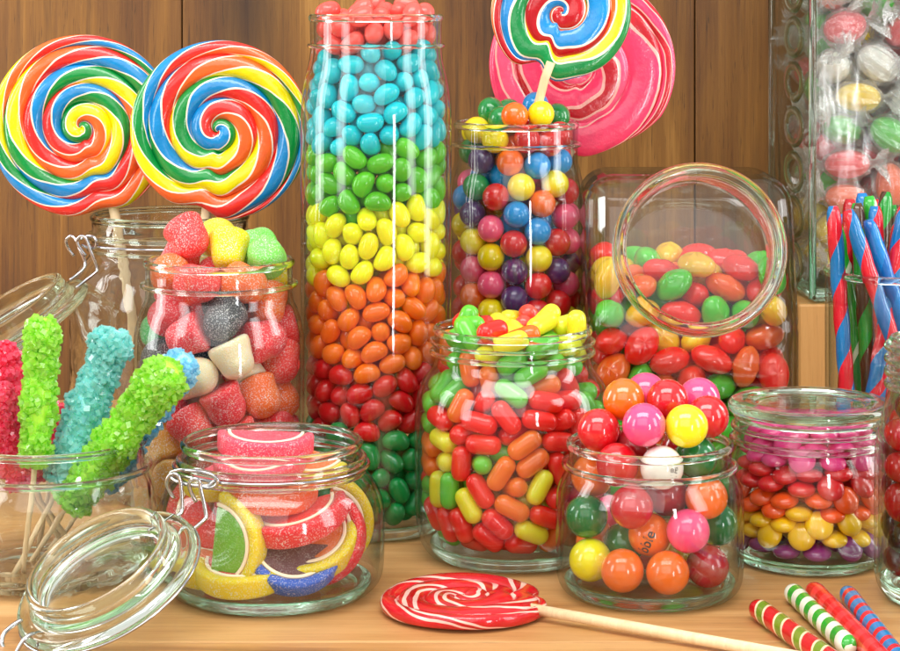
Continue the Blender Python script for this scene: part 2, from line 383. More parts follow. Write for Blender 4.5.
# resting places (position, turn) of the loose sweets, settled by their own weight in each jar
DATA = {}
DATA['tall_rest'] = [(-425,-62,192,90,21,38,-4),(-153,-412,205,19,-66,24,-69),(-381,-206,194,91,-16,37,13),(-113,-251,179,23,-35,-90,11),(49,-233,187,26,-32,-89,-19),
(-426,-140,356,62,-61,-48,-7),(-457,-35,508,45,57,-4,69),(233,-165,472,5,-14,-65,74),(-409,-214,496,14,51,81,25),(68,-216,563,86,-8,42,28),
(-452,70,656,78,-25,30,49),(-221,-244,569,44,-30,14,84),(-328,-108,575,74,-11,-35,-56),(-327,-30,715,16,-88,45,8),(104,-262,829,79,13,-32,-50),
(428,-170,984,28,-42,77,-40),(-275,-184,987,1,-56,-78,28),(-198,-193,1123,90,25,35,-1),(22,-213,964,20,-97,10,12),(196,-75,1171,31,-56,48,-59),
(441,129,1316,7,51,79,35),(-110,-162,1245,63,-68,29,-25),(327,-111,1409,11,41,-90,-11),(38,-102,1393,40,18,-48,-76),(-238,-186,1570,4,-18,65,74),
(451,87,1597,57,-15,-76,28),(186,-8,1558,4,-73,-59,-35),(-102,-144,1480,63,-27,-6,-73),(27,-75,1543,38,-12,-32,-86),(282,-118,1735,15,-5,0,99),
(-55,-184,1656,70,-71,-4,-9),(126,-119,1650,51,60,24,57),(-232,-242,1863,48,-44,35,67),(64,-181,1780,80,8,-28,-53),(-294,-143,1982,70,3,2,-71),
(419,192,2129,38,74,-3,-55),(415,132,1965,6,13,5,-99),(251,-196,2009,17,-60,73,29),(108,-165,2073,13,90,-18,37),(-30,-211,2169,73,64,22,12),
(-341,95,2292,52,-41,-44,-60),(450,97,2250,51,-65,54,-17),(-148,-97,2208,35,-44,-36,74),(-284,-146,2137,10,-29,24,-92),(346,-80,2427,97,13,-18,-13),
(185,-69,2492,48,-65,0,59),(-227,-183,2503,56,21,-29,-75),(-450,97,2543,15,-73,-10,-65),(-71,-188,2495,29,47,8,83),(352,38,2854,46,-41,78,-6),
(311,-40,2589,64,12,51,-56),(141,-106,2675,22,-88,-9,40),(300,-102,2735,12,24,-86,-43),(-447,62,2874,15,52,67,-51),(278,-174,3065,13,54,-14,82),
(120,-157,3113,25,-40,86,21),(417,147,3322,13,67,42,60),(-347,-44,3090,87,-2,24,44),(-245,90,3839,16,-62,33,-70),(29,-127,3233,18,89,-39,13),
(131,-17,3221,26,32,90,12),(217,-100,3480,22,4,29,93),(-101,-121,3336,37,64,47,-49),(-281,48,3390,64,-6,0,-77),(136,-140,3610,67,12,30,66),
(-112,36,3786,49,-70,-40,33),(-136,185,3889,22,-45,-81,30),(242,-38,3666,64,-31,-7,-70)]
DATA['tall'] = [(-105,-449,453,55,-38,-63,-41),(29,-460,319,17,-3,-69,-71),(360,122,3879,85,24,24,-41),(-170,-358,3521,97,-13,5,-22),(-365,-282,635,26,86,-42,-14),
(303,-343,259,74,-49,-46,-5),(374,-219,194,8,87,-28,40),(334,-319,724,66,64,38,11),(152,-402,194,79,13,-51,-32),(-3,-403,178,59,20,-42,-66),
(-199,-416,622,54,78,-4,-32),(-235,-394,345,14,54,66,-50),(-66,-338,306,36,83,38,-18),(184,-423,373,53,12,-84,0),(111,-306,305,19,-31,21,-91),
(214,-230,176,10,76,64,4),(-358,-283,338,52,-44,72,6),(145,-343,3788,43,-50,75,1),(-160,-300,438,64,-17,48,58),(409,-212,371,43,-35,81,-18),
(255,-195,318,27,20,-94,9),(132,-428,587,35,-13,-86,34),(-382,36,3634,76,-29,-16,55),(43,-429,466,2,68,73,-7),(299,-331,425,36,61,-69,-11),
(383,-252,542,5,64,25,-73),(241,-393,2897,85,-34,19,35),(-448,-110,668,0,-64,-69,34),(9,-254,422,28,-30,58,-70),(-35,-401,3382,46,27,-59,-60),
(161,-433,738,65,75,16,3),(154,-303,466,47,-56,9,68),(-30,-460,633,54,-19,-78,-25),(-297,-352,493,68,2,70,21),(-10,254,3944,24,74,-29,55),
(-61,-326,570,32,10,-90,28),(-359,-38,3918,19,13,7,-97),(-101,-372,3879,44,-88,-3,-21),(-460,-36,805,56,-47,43,-53),(-231,-282,3796,95,-29,-9,10),
(-52,-459,809,77,63,2,-7),(270,-357,586,43,-50,-13,74),(-212,-97,3856,58,-19,-40,68),(26,-341,716,68,-13,64,34),(-107,-441,1087,93,31,-8,17),
(-396,-236,801,49,75,-43,-12),(280,-194,646,55,6,73,-39),(117,-434,888,31,1,75,58),(393,-109,3462,66,-13,-47,-57),(166,-290,679,37,-46,58,56),
(-277,-367,779,35,78,-43,29),(-258,-196,713,36,93,-5,-8),(80,-454,1148,7,95,6,29),(-186,-396,3349,19,-71,-20,-65),(-430,-167,941,60,5,71,37),
(-132,-334,734,47,-7,-45,75),(-436,-12,957,20,6,79,58),(387,-245,847,58,-21,-19,-76),(-331,-322,935,64,-68,28,-23),(264,-370,870,30,22,77,-52),
(-177,-415,928,12,79,36,-48),(-215,-256,862,74,57,-35,-2),(232,14,3961,5,-13,-96,-24),(430,-165,1143,67,43,-6,60),(-242,-241,3182,33,-31,19,87),
(-352,-150,3808,36,-27,-17,88),(-38,-326,876,62,74,-24,10),(-457,49,1096,60,41,-65,-20),(-13,-460,969,76,56,-30,11),(-114,-299,1007,49,78,-34,-18),
(338,-310,1037,63,5,77,2),(-111,-448,1505,62,69,-30,22),(-106,-230,3926,73,-63,-17,-22),(-311,-227,3668,47,74,-27,-40),(-27,-360,3603,48,38,38,69),
(199,-252,955,22,77,58,16),(201,-414,1027,87,40,28,5),(51,-339,1044,50,75,24,-35),(76,-34,3909,66,41,37,51),(-251,-358,1067,2,80,58,15),
(-455,-61,1430,31,-74,-4,-59),(-52,-458,1240,87,47,-15,2),(-445,-120,1100,49,-42,25,72),(241,-387,1179,24,-85,17,43),(-364,-256,1088,11,-86,-39,-32),
(256,-301,3534,58,-73,-32,17),(-307,-343,1374,31,-33,-41,79),(462,13,1168,12,72,-44,-52),(462,4,1444,43,54,69,23),(-413,-205,1401,50,-38,34,71),
(50,-239,3881,17,-64,70,-26),(-454,74,1321,45,54,43,-56),(450,-66,1308,30,-54,-66,42),(-21,-201,1118,44,78,-45,1),(182,-266,1106,1,9,-1,100),
(-389,-248,1244,76,-44,17,-44),(185,-418,1463,62,-69,-27,26),(-5,-363,3758,58,39,-7,-71),(454,-79,1615,71,6,-65,-27),(-163,-349,3679,80,-47,-18,-33),
(394,-240,1358,22,-80,-21,51),(-451,-71,1254,23,51,79,-26),(342,-278,1212,20,-85,29,-40),(119,-226,3486,70,-70,7,11),(-114,-314,1182,74,-27,-54,-30),
(-382,-146,3410,37,-35,73,-45),(35,-328,1235,43,-69,31,49),(136,-438,1311,98,-5,-17,-2),(325,-327,1522,11,70,10,-70),(186,-251,1255,20,37,-88,-22),
(-223,-253,1285,32,24,87,30),(274,-344,1342,2,52,62,58),(-247,-388,1214,19,22,67,69),(42,-308,3164,57,-48,48,-46),(-378,-262,1887,62,43,-59,30),
(-65,-249,1370,6,10,-27,95),(-276,-371,1786,45,74,7,-49),(423,-185,1502,46,-71,-29,45),(1,-462,1399,74,64,-14,16),(-425,-181,1568,42,-35,-54,64),
(48,-458,2794,12,-98,-1,-14),(-155,-406,1343,66,62,25,34),(93,-318,1396,17,23,-94,20),(-247,-184,1415,31,87,39,4),(-326,-325,1536,49,27,83,-4),
(52,-422,1550,56,-46,-32,61),(124,-337,3622,20,53,82,0),(314,-174,3782,25,-23,-85,40),(-442,-122,1936,41,-50,70,28),(-184,-310,1486,69,22,-64,25),
(198,-216,1466,20,-80,55,-10),(-350,-282,3286,67,-23,70,-10),(276,-268,3895,6,-82,-28,-49),(207,-338,3390,18,48,85,11),(382,-46,3739,34,57,-2,-75),
(459,38,1749,44,-53,70,-21),(-461,-11,1615,66,1,-75,2),(375,-84,3901,39,55,-59,-45),(204,-380,2576,57,-12,-6,81),(159,-432,3168,8,34,-45,-82),
(190,-419,1620,34,10,-87,-34),(393,-224,1666,40,-6,89,-22),(45,-224,1511,25,-90,-10,-34),(-383,46,3785,59,-32,36,-65),(-189,-420,1632,1,-89,15,-43),
(-458,-17,1820,26,-53,60,54),(17,-460,1695,98,12,-13,5),(-75,-455,2640,39,-35,58,63),(-435,-154,1728,56,-54,0,-63),(223,-245,1625,37,45,3,-81),
(418,-18,3307,3,3,26,-96),(88,-304,1668,6,-92,22,-31),(-341,-270,1686,11,-43,67,-60),(-62,-326,1595,10,-67,47,-56),(12,-448,1862,30,-67,-61,-31),
(443,-126,1812,68,-1,72,15),(-134,-440,1809,47,74,11,-46),(292,-353,1712,33,15,-93,8),(-178,-281,1699,80,11,-58,9),(146,-410,1798,85,-24,20,-42),
(-21,-331,1768,30,-12,94,9),(273,-356,1887,68,18,-33,63),(-41,-459,2184,79,-10,-59,-9),(-457,49,1998,3,58,-69,-43),(378,-262,1833,16,-75,-29,-58),
(459,-48,2095,52,37,-60,-49),(-411,-210,2064,2,-84,50,22),(-173,-214,3578,32,91,-25,4),(428,-175,1988,47,32,-56,-61),(351,-290,2976,85,-13,-50,-11),
(218,-240,1803,16,40,-29,-85),(-312,-338,2128,12,72,-23,64),(163,-431,1961,73,-59,-31,-17),(80,-454,2090,70,-52,-39,-30),(384,-249,3142,15,-34,49,-79),
(402,-213,2519,78,51,34,12),(457,-6,1917,11,-55,1,83),(-266,-377,1951,21,28,21,91),(-221,-403,3173,94,-7,28,-20),(307,-112,1887,5,51,81,-29),
(91,-452,2289,57,-22,-72,-32),(-243,-316,2911,9,-88,-47,-5),(460,-3,3017,18,-74,1,64),(411,-209,2359,28,48,-83,7),(-86,-452,1987,9,41,35,-84),
(325,-327,2046,39,8,13,-91),(326,-325,2274,25,-84,-41,26),(-390,-243,2930,39,22,85,27),(-183,-415,2097,13,-65,-33,67),(103,-291,1907,17,11,-35,-92),
(4,-154,1922,63,-43,-1,-64),(-215,-397,2710,9,39,-44,81),(-456,47,2178,77,-19,-58,-18),(379,-2,3579,41,23,-49,-73),(221,-405,2171,69,37,55,-29),
(-89,-307,1906,22,-20,55,-78),(411,-209,2164,3,-72,-8,-69),(-275,-162,2851,16,20,24,-94),(-147,-145,1955,29,-55,-59,51),(432,-156,2995,28,-57,52,58),
(-445,-86,2825,43,4,59,68),(-52,-439,2377,55,-30,-69,35),(-309,-265,3473,10,-72,-42,-55),(-327,-316,2634,89,-33,30,-6),(-190,-254,2073,8,43,7,-90),
(446,12,2718,91,-2,-39,12),(-432,-162,2393,26,-50,-40,72),(419,-190,2683,20,-51,79,26),(136,-314,2056,0,7,-36,-93),(-421,-144,3246,67,45,58,2),
(314,-338,2454,39,-65,30,57),(-48,-320,2063,54,3,-66,-52),(457,-66,2565,71,14,68,15),(190,-417,2411,53,-1,-84,13),(-162,-413,2267,64,-23,-23,-70),
(-457,-59,2535,14,70,-40,57),(246,-250,2165,75,55,37,-1),(429,-71,2244,73,65,-20,-11),(-392,-242,2244,43,61,28,-60),(67,-327,2192,27,5,41,-87),
(-446,-104,2213,52,61,45,-38),(-35,-291,2301,54,19,-3,-82),(-397,-234,3110,68,5,73,4),(277,-165,2303,34,-34,-78,-40),(290,-97,2153,94,18,25,-15),
(-209,-249,2240,23,2,97,-6),(177,-288,2325,4,-73,54,41),(-332,-319,2468,4,-42,-65,63),(29,-457,2507,17,11,-80,-57),(-290,-358,2323,9,85,-27,45),
(-461,12,2361,66,-26,68,-17),(461,16,2392,51,48,-34,63),(-184,-422,2502,48,13,-67,55),(-454,74,3034,49,49,-63,-36),(59,-326,2421,37,58,0,72),
(-26,-459,3096,8,-1,95,-30),(449,96,2583,4,-61,-43,-67),(-154,-304,2406,37,57,28,-67),(-389,-199,2550,62,69,34,14),(239,-208,2464,71,-67,-3,19),
(-162,-268,2616,32,-46,83,5),(-284,-196,2358,7,79,-57,20),(-460,33,2703,46,-56,-66,18),(450,-82,2845,52,-65,-48,-28),(-422,-158,2694,60,-48,-29,56),
(-38,-329,2551,7,38,-27,-88),(-72,-424,3236,44,-78,-40,20),(323,-329,2661,26,69,29,-61),(254,-200,2616,13,-22,76,-59),(-448,-98,2984,32,43,84,10),
(-142,-438,2837,37,0,-86,35),(77,-423,2649,76,-17,8,-62),(93,-217,2556,39,68,-61,-9),(-22,-442,2935,3,62,-63,46),(388,-250,2819,48,10,16,-86),
(-53,-328,2729,29,-64,10,-70),(199,-400,2740,8,-66,-45,60),(228,-253,2785,50,43,69,-29),(-352,-298,2790,80,-44,17,-37),(-177,-253,2777,39,87,29,9),
(83,-255,2720,13,87,-22,-43),(-156,-406,3001,32,-39,50,-70),(-63,-285,2885,73,-61,-9,29),(112,-424,3009,62,-43,-54,37),(103,-331,2870,54,-15,-78,-27),
(-287,-331,3054,1,-18,85,50),(184,-266,2987,15,88,8,-44),(-286,-163,3012,57,-59,9,-55),(452,74,3164,47,44,-74,-19),(11,-297,3017,13,45,-83,-30),
(428,-95,3170,30,-4,89,34),(268,-374,3071,42,18,72,-52),(-111,-305,3114,27,-83,37,-31),(189,-276,3182,79,-17,58,12),(-459,26,3188,40,48,-70,-34),
(299,-333,3271,19,50,-64,-54),(-188,-244,3371,12,-73,-13,-66),(385,52,3436,66,75,3,5),(-74,-247,3252,49,-44,7,75),(412,-182,3301,68,-37,-61,18),
(319,-237,3408,87,12,-12,-47),(93,-438,3303,26,92,5,29),(67,-270,3323,28,-50,-81,-13),(-264,-126,3312,0,93,34,16),(-437,1,3342,79,8,7,-61),
(280,-133,3236,91,11,-4,40),(-2,-218,3693,3,-97,11,21),(168,-150,3345,11,-85,48,-18),(-354,-117,3560,29,40,-76,-43),(-402,54,3482,2,-69,70,-20),
(-49,-259,3453,6,68,-48,55),(-95,4,3935,69,48,34,43),(-36,-139,3550,16,-92,3,-36),(84,-384,3477,20,40,45,78),(-159,-144,3714,8,-88,-46,5),
(329,-167,3617,18,89,-26,33),(-48,-117,3826,39,-47,70,-37),(245,-276,3693,42,-33,15,83),(193,-137,3903,3,48,-83,29),(136,-171,3765,15,-32,-74,58)]
DATA['back'] = [(422,45,912,24,-81,51,-17),(-413,-88,1055,17,-25,-94,-18),(390,-163,972,4,-87,40,-29),(393,159,1100,51,-2,36,-78),(-418,-64,1272,88,32,31,16),
(402,-128,1188,44,33,-55,-63),(421,48,1548,6,26,61,74),(-351,-239,1390,6,4,99,8),(-394,158,1290,50,84,-22,8),(298,-300,1328,22,5,-96,-19),
(345,245,1490,41,-86,-3,-31),(-99,-195,1426,53,-28,52,-62),(406,-124,1407,4,-15,-78,-61),(223,-27,1481,43,61,59,30),(-419,-58,1494,1,67,65,35),
(183,145,1608,65,-9,71,23),(117,-199,1396,7,54,-83,14),(-212,-367,1500,18,76,60,16),(-408,103,1640,33,-30,71,-55),(405,-115,1692,56,63,-49,-21),
(-352,-234,1830,49,-8,58,-64),(157,-391,1495,29,31,66,-61),(187,-66,1692,7,-35,49,80),(328,-268,1555,15,43,80,39),(-352,-236,1611,88,35,25,19),
(46,-216,1603,82,-51,0,-25),(233,355,1644,20,84,-1,51),(-214,-74,1568,13,32,7,94),(-13,-3,1628,57,-28,54,54),(419,39,1846,20,52,27,-79),
(-210,-366,1720,71,1,67,-22),(-291,-34,1771,65,26,-52,-48),(-27,-424,1611,12,-91,-39,3),(-118,-169,1743,35,-62,-53,47),(324,-273,1819,2,-87,48,9),
(-25,-419,1831,74,32,-56,-18),(166,-388,1713,82,-16,45,-30),(1,-12,1844,56,-60,23,-53),(-397,141,1856,72,-41,38,-40),(82,-216,1820,59,20,-38,69),
(-419,-59,1946,22,-12,-92,29),(-420,-52,2167,51,68,-53,9),(171,-386,1930,3,75,-15,-65),(-211,-365,1940,18,-18,52,-82),(243,-85,1901,49,-64,-19,-55),
(-351,-236,2052,86,-34,5,38),(-225,38,1984,20,64,72,18),(416,-76,2036,78,33,-49,-21),(-131,-161,1964,36,-83,36,24),(-31,-421,2053,5,8,-30,-95),
(76,-140,2029,77,12,37,-50),(233,3,2128,91,-17,37,1),(-355,-234,2274,54,65,53,6),(-375,196,2067,65,-34,-22,-64),(320,-275,2048,86,31,38,16),
(-205,-92,2160,87,-35,-9,-34),(-399,139,2278,29,-47,-9,83),(418,59,2239,80,-28,-51,15),(-413,-51,2389,54,67,33,38),(-187,148,2173,82,-4,25,51),
(162,-392,2150,11,-47,-88,-1),(262,323,2390,3,9,52,85),(-213,-365,2167,2,14,85,51),(393,-158,2242,8,-57,77,-29),(-38,-232,2191,67,-5,-36,-65),
(175,-184,2223,33,84,6,-43),(-165,-164,2361,52,-59,-9,-61),(-219,49,2365,89,-34,26,18),(-7,-424,2286,70,22,57,38),(47,-204,2397,13,-2,-89,44),
(214,-6,2348,44,69,-9,-56),(-370,156,2495,31,62,67,26),(105,144,2684,58,-45,-45,51),(384,149,2436,4,-20,-10,-97),(-328,-231,2491,23,-55,2,-80),
(198,-368,2367,17,-94,11,28),(115,182,2467,25,61,-75,-4),(98,-132,2598,47,29,57,61),(-269,-30,2563,81,56,12,12),(246,29,2559,69,33,-60,23),
(404,-68,2442,72,6,-48,50),(-173,-375,2423,74,-36,2,-57),(-131,312,2705,30,79,44,30),(307,-252,2518,61,-20,22,74),(-58,-358,2700,1,38,27,89),
(-312,184,2705,45,69,11,-56),(30,-397,2504,59,72,-35,7),(-285,-223,2706,28,50,-80,15),(-362,-25,2762,27,21,42,-84),(346,-114,2689,8,20,84,-50),
(-115,-189,2572,56,-48,53,-40),(-322,-160,2946,13,85,-15,48),(165,-38,2785,5,-75,-22,61),(348,103,2741,19,-89,-30,28),(-13,-165,2800,35,58,70,-20),
(-67,2,2672,60,-25,38,66),(355,-51,2900,73,-28,63,2),(77,-352,2877,79,-50,-3,36),(-336,128,2916,36,57,73,-13),(160,-328,2669,29,42,84,17),
(340,118,3041,94,23,-8,25),(-177,-314,2877,86,36,21,30),(-168,-24,2866,63,-73,-25,12),(107,-127,2980,3,-21,-30,93),(146,118,2938,14,68,72,4),
(-119,-167,3030,64,13,-3,-76),(265,-245,2845,10,-61,73,29),(-48,157,2842,0,-10,4,99),(192,-303,3083,19,-15,-95,-21),(-35,37,3028,10,48,77,-40),
(162,31,3140,55,33,3,-77),(-203,168,3089,28,9,-37,-88),(-20,-355,3072,29,59,47,59),(-51,354,3067,40,-82,33,24)]
DATA['mid'] = [(-310,-354,1402,23,-60,-41,-64),(-270,-328,191,57,72,-31,-24),(566,-125,375,65,23,-52,-50),(485,-340,477,9,-52,47,-71),(-455,-319,298,75,34,52,-23),
(523,-256,1109,50,22,-84,-7),(394,-262,204,41,-56,-47,55),(-2,-325,192,75,64,13,15),(506,-203,271,56,-53,-16,62),(458,-379,1000,71,-4,-70,-2),
(279,-432,235,23,-27,37,86),(-448,-134,186,54,-18,-26,78),(-318,-498,471,6,-51,-39,-76),(408,-412,381,32,-77,-22,51),(312,-440,1048,74,57,-33,-9),
(-366,-428,317,10,54,-20,81),(-87,-194,1245,62,-45,-48,42),(-545,-180,346,5,-83,19,52),(46,-469,200,30,-90,-25,18),(-326,-309,401,3,-66,10,-75),
(219,-541,401,15,-26,33,-90),(-451,-387,551,59,-39,-59,-39),(-183,-492,248,93,-8,33,13),(-566,107,356,19,79,11,-58),(477,-346,663,11,44,-81,-36),
(-570,-32,349,80,11,58,-10),(116,-542,296,14,23,-92,29),(316,-499,723,33,-75,9,56),(338,-194,318,69,-48,11,-53),(-185,-382,342,77,48,41,-6),
(-526,-269,536,5,-70,-6,-71),(304,-465,533,16,55,-74,-35),(-245,-533,1055,91,-36,15,-14),(-491,-183,1248,88,7,-45,15),(307,-506,919,86,43,18,21),
(390,-236,476,46,-1,-20,-86),(-420,-302,1227,91,-15,-35,13),(-119,-562,358,37,0,-92,-11),(71,99,458,52,3,-14,84),(585,67,485,21,-64,-71,-20),
(282,-198,568,45,43,78,-6),(-370,-463,759,55,47,-54,43),(291,-344,870,88,-1,-48,0),(-531,-114,544,87,-42,0,-24),(42,-414,337,34,-91,-2,-21),
(-369,-228,573,27,48,-76,34),(213,-356,475,65,-38,-57,34),(-109,-448,466,15,94,-7,-29),(149,-176,600,60,39,-45,-54),(-20,-592,474,86,-46,21,9),
(-583,-100,680,63,16,4,76),(73,-409,496,65,24,-31,-65),(-334,-328,787,68,8,-73,0),(-238,-542,583,10,48,8,87),(562,-176,542,78,18,28,53),
(-581,110,555,38,-67,-59,25),(-266,-339,591,54,13,-50,-67),(201,-387,622,48,30,9,-82),(435,-128,636,16,-63,73,22),(172,-565,614,36,-37,68,52),
(-2,-538,609,51,22,48,67),(451,-380,797,88,-19,-16,40),(-375,-426,1155,81,28,-50,14),(-497,-318,891,43,76,-38,-31),(-229,-490,760,28,-60,-64,38),
(178,-237,898,91,19,-36,2),(124,-576,782,2,31,-23,-92),(-28,-342,593,22,-14,81,53),(127,-445,724,22,14,72,-65),(-148,-255,686,40,91,10,-6),
(567,-155,795,29,54,-59,-53),(-584,90,763,51,47,-58,42),(73,-255,726,85,-30,14,-41),(-474,-303,736,66,-10,1,74),(-95,-585,714,47,14,86,-14),
(383,-269,729,31,-32,78,-43),(-578,-113,820,9,-63,-77,-5),(-119,-413,677,34,31,19,-87),(-408,-215,964,91,-22,14,-33),(170,-562,1077,14,5,-87,-46),
(-218,-547,908,63,75,-15,-12),(-517,-287,1042,35,78,-41,-31),(132,-392,876,7,35,83,-42),(-290,-155,1064,59,-60,50,-20),(408,-188,953,13,-69,-65,30),
(-586,-56,970,65,-16,-25,70),(-48,-467,825,3,-100,1,5),(68,-589,912,29,8,85,-43),(-580,-49,1110,67,29,-20,-65),(8,-481,970,89,41,-1,21),
(91,-310,984,84,-46,-8,-28),(-137,-287,1073,1,32,-79,-52),(554,-199,925,41,71,42,40),(-394,-241,1098,46,19,20,84),(-342,-412,976,20,35,-52,-76),
(531,-88,1061,92,36,2,14),(-520,157,1218,36,72,52,28),(-128,-391,946,39,88,29,2),(353,-369,1181,1,15,96,-25),(378,-280,1289,77,-30,26,50),
(-240,-259,1224,28,-58,44,63),(-58,-581,1101,39,22,-61,65),(476,-133,1194,98,11,-10,-16),(-64,-408,1069,18,-30,69,-64),(-129,-127,1108,20,33,-83,39),
(474,212,1158,18,-80,-38,-43),(-476,-49,1209,29,5,-79,54),(118,-423,1127,24,-6,20,-95),(-211,-459,1182,67,-38,-2,-64),(271,-183,1252,63,50,54,-24),
(79,-180,1368,8,-97,-9,-22),(219,-508,1198,43,89,17,-4),(372,-197,1409,36,-92,0,17),(559,43,1187,39,-57,-58,44),(203,-400,1282,17,-6,67,72),
(-366,-209,1395,36,-21,-41,-81),(3,-343,1209,28,-90,-34,5),(249,-327,1426,26,28,91,15),(424,204,1377,16,-80,42,40),(-163,-248,1404,16,-20,-55,-79),
(-23,-516,1256,84,42,15,-31),(475,-19,1306,70,15,27,64),(20,-340,1352,8,-98,-17,-4),(464,3,1442,71,-7,6,70),(51,-264,1482,14,-7,73,67),
(-323,-329,1644,85,8,43,-29),(393,-242,1543,4,-49,86,-15),(-171,-403,1324,64,-10,-56,-51),(204,-176,1535,8,-40,-83,38),(-141,-229,1572,18,-30,38,-86),
(-426,-25,1345,87,34,6,-35),(116,-455,1382,1,27,-45,-85),(-456,-95,1509,20,-68,-33,-62),(-14,-434,1462,2,36,-71,-61),(210,-92,1681,33,16,-4,-93),
(-359,-218,1566,92,29,23,-13),(-162,-377,1501,68,65,26,21),(-412,38,1490,30,3,-83,46),(247,100,1691,41,-8,78,-47),(-334,240,1664,47,13,66,57),
(78,-3,1552,70,-60,-17,-34),(298,-54,1531,85,-34,36,-17),(-190,-20,1647,21,68,64,30),(197,-412,1564,70,-66,-27,10),(97,192,1627,27,58,-76,-11),
(392,122,1529,51,-77,-36,13),(61,-323,1620,16,4,96,-21),(-162,296,1594,86,-21,17,43),(150,396,1644,20,50,-72,43),(458,-75,1650,71,11,70,-1),
(-311,-150,1679,35,-12,-19,91),(-26,-460,1601,13,-10,72,68),(4,409,1641,1,84,54,-9),(-72,110,1642,81,-37,33,-31),(-335,36,1674,54,9,77,-33),
(-152,-380,1673,5,35,-89,-28),(25,-134,1623,32,42,42,74),(405,63,1654,33,88,29,17)]
DATA['drop'] = [(157,-424,280,72,-6,69,-4),(-176,-2,248,24,76,-12,59),(-121,-407,268,10,-85,52,-6),(-372,-235,323,26,-65,-13,-70),(460,43,372,10,-55,80,-23),
(-460,-57,589,32,-2,-17,93),(-150,-78,528,17,-77,-61,6),(445,67,750,57,-33,-61,44),(-357,-274,766,85,-27,-5,46),(-251,-373,529,51,-14,68,50),
(9,-463,600,79,9,60,-6),(-44,-163,778,4,-4,78,63),(401,-201,824,58,-62,-37,38),(-455,-58,947,13,7,34,-93),(216,-410,800,27,-19,94,-3),
(168,-13,907,76,-57,-26,13),(-140,-441,898,4,-72,59,-36),(-72,-169,1122,33,-10,42,-84),(450,26,1030,35,80,-21,44),(-118,141,1253,83,2,-56,-8),
(93,-439,1066,22,-1,98,4),(156,101,1170,73,47,-45,21),(-339,-299,1076,5,100,1,4),(336,-297,1100,26,94,17,18),(181,-164,1298,14,-25,19,94),
(460,-53,1313,11,12,94,-31),(-461,9,1267,75,-64,-18,3),(-112,-449,1277,77,29,58,0),(129,83,1463,56,-45,69,-5),(159,416,1491,65,74,-12,-13),
(-373,-270,1352,44,64,-39,50),(156,-437,1407,9,-83,51,-20),(-103,-164,1425,15,-3,88,-44),(369,-269,1516,35,-65,-16,-65),(66,-396,1672,37,40,-77,32),
(-196,-402,1558,53,-34,-76,17),(426,94,1548,7,-74,-25,62),(-432,-19,1546,46,-16,-67,55),(-327,-213,1715,79,44,-2,43),(-167,94,1567,16,54,-77,30),
(368,-86,1746,26,81,-48,20),(-358,96,1850,27,84,-47,1),(228,-274,1919,15,-54,51,-66),(30,-82,1741,11,37,22,-90),(-297,212,2097,83,-14,23,49),
(262,272,1705,77,-36,-43,-29),(-341,-153,2000,80,59,8,-1),(-106,-356,1933,7,-50,43,-75),(-43,109,1932,58,-16,-34,-72),(-50,354,2180,63,61,38,-27),
(356,-113,2119,86,48,9,-18),(-218,-40,2238,33,21,90,-19),(340,109,1948,29,-54,-50,61),(74,-34,2142,17,57,-77,23),(220,282,2124,69,39,-57,22)]
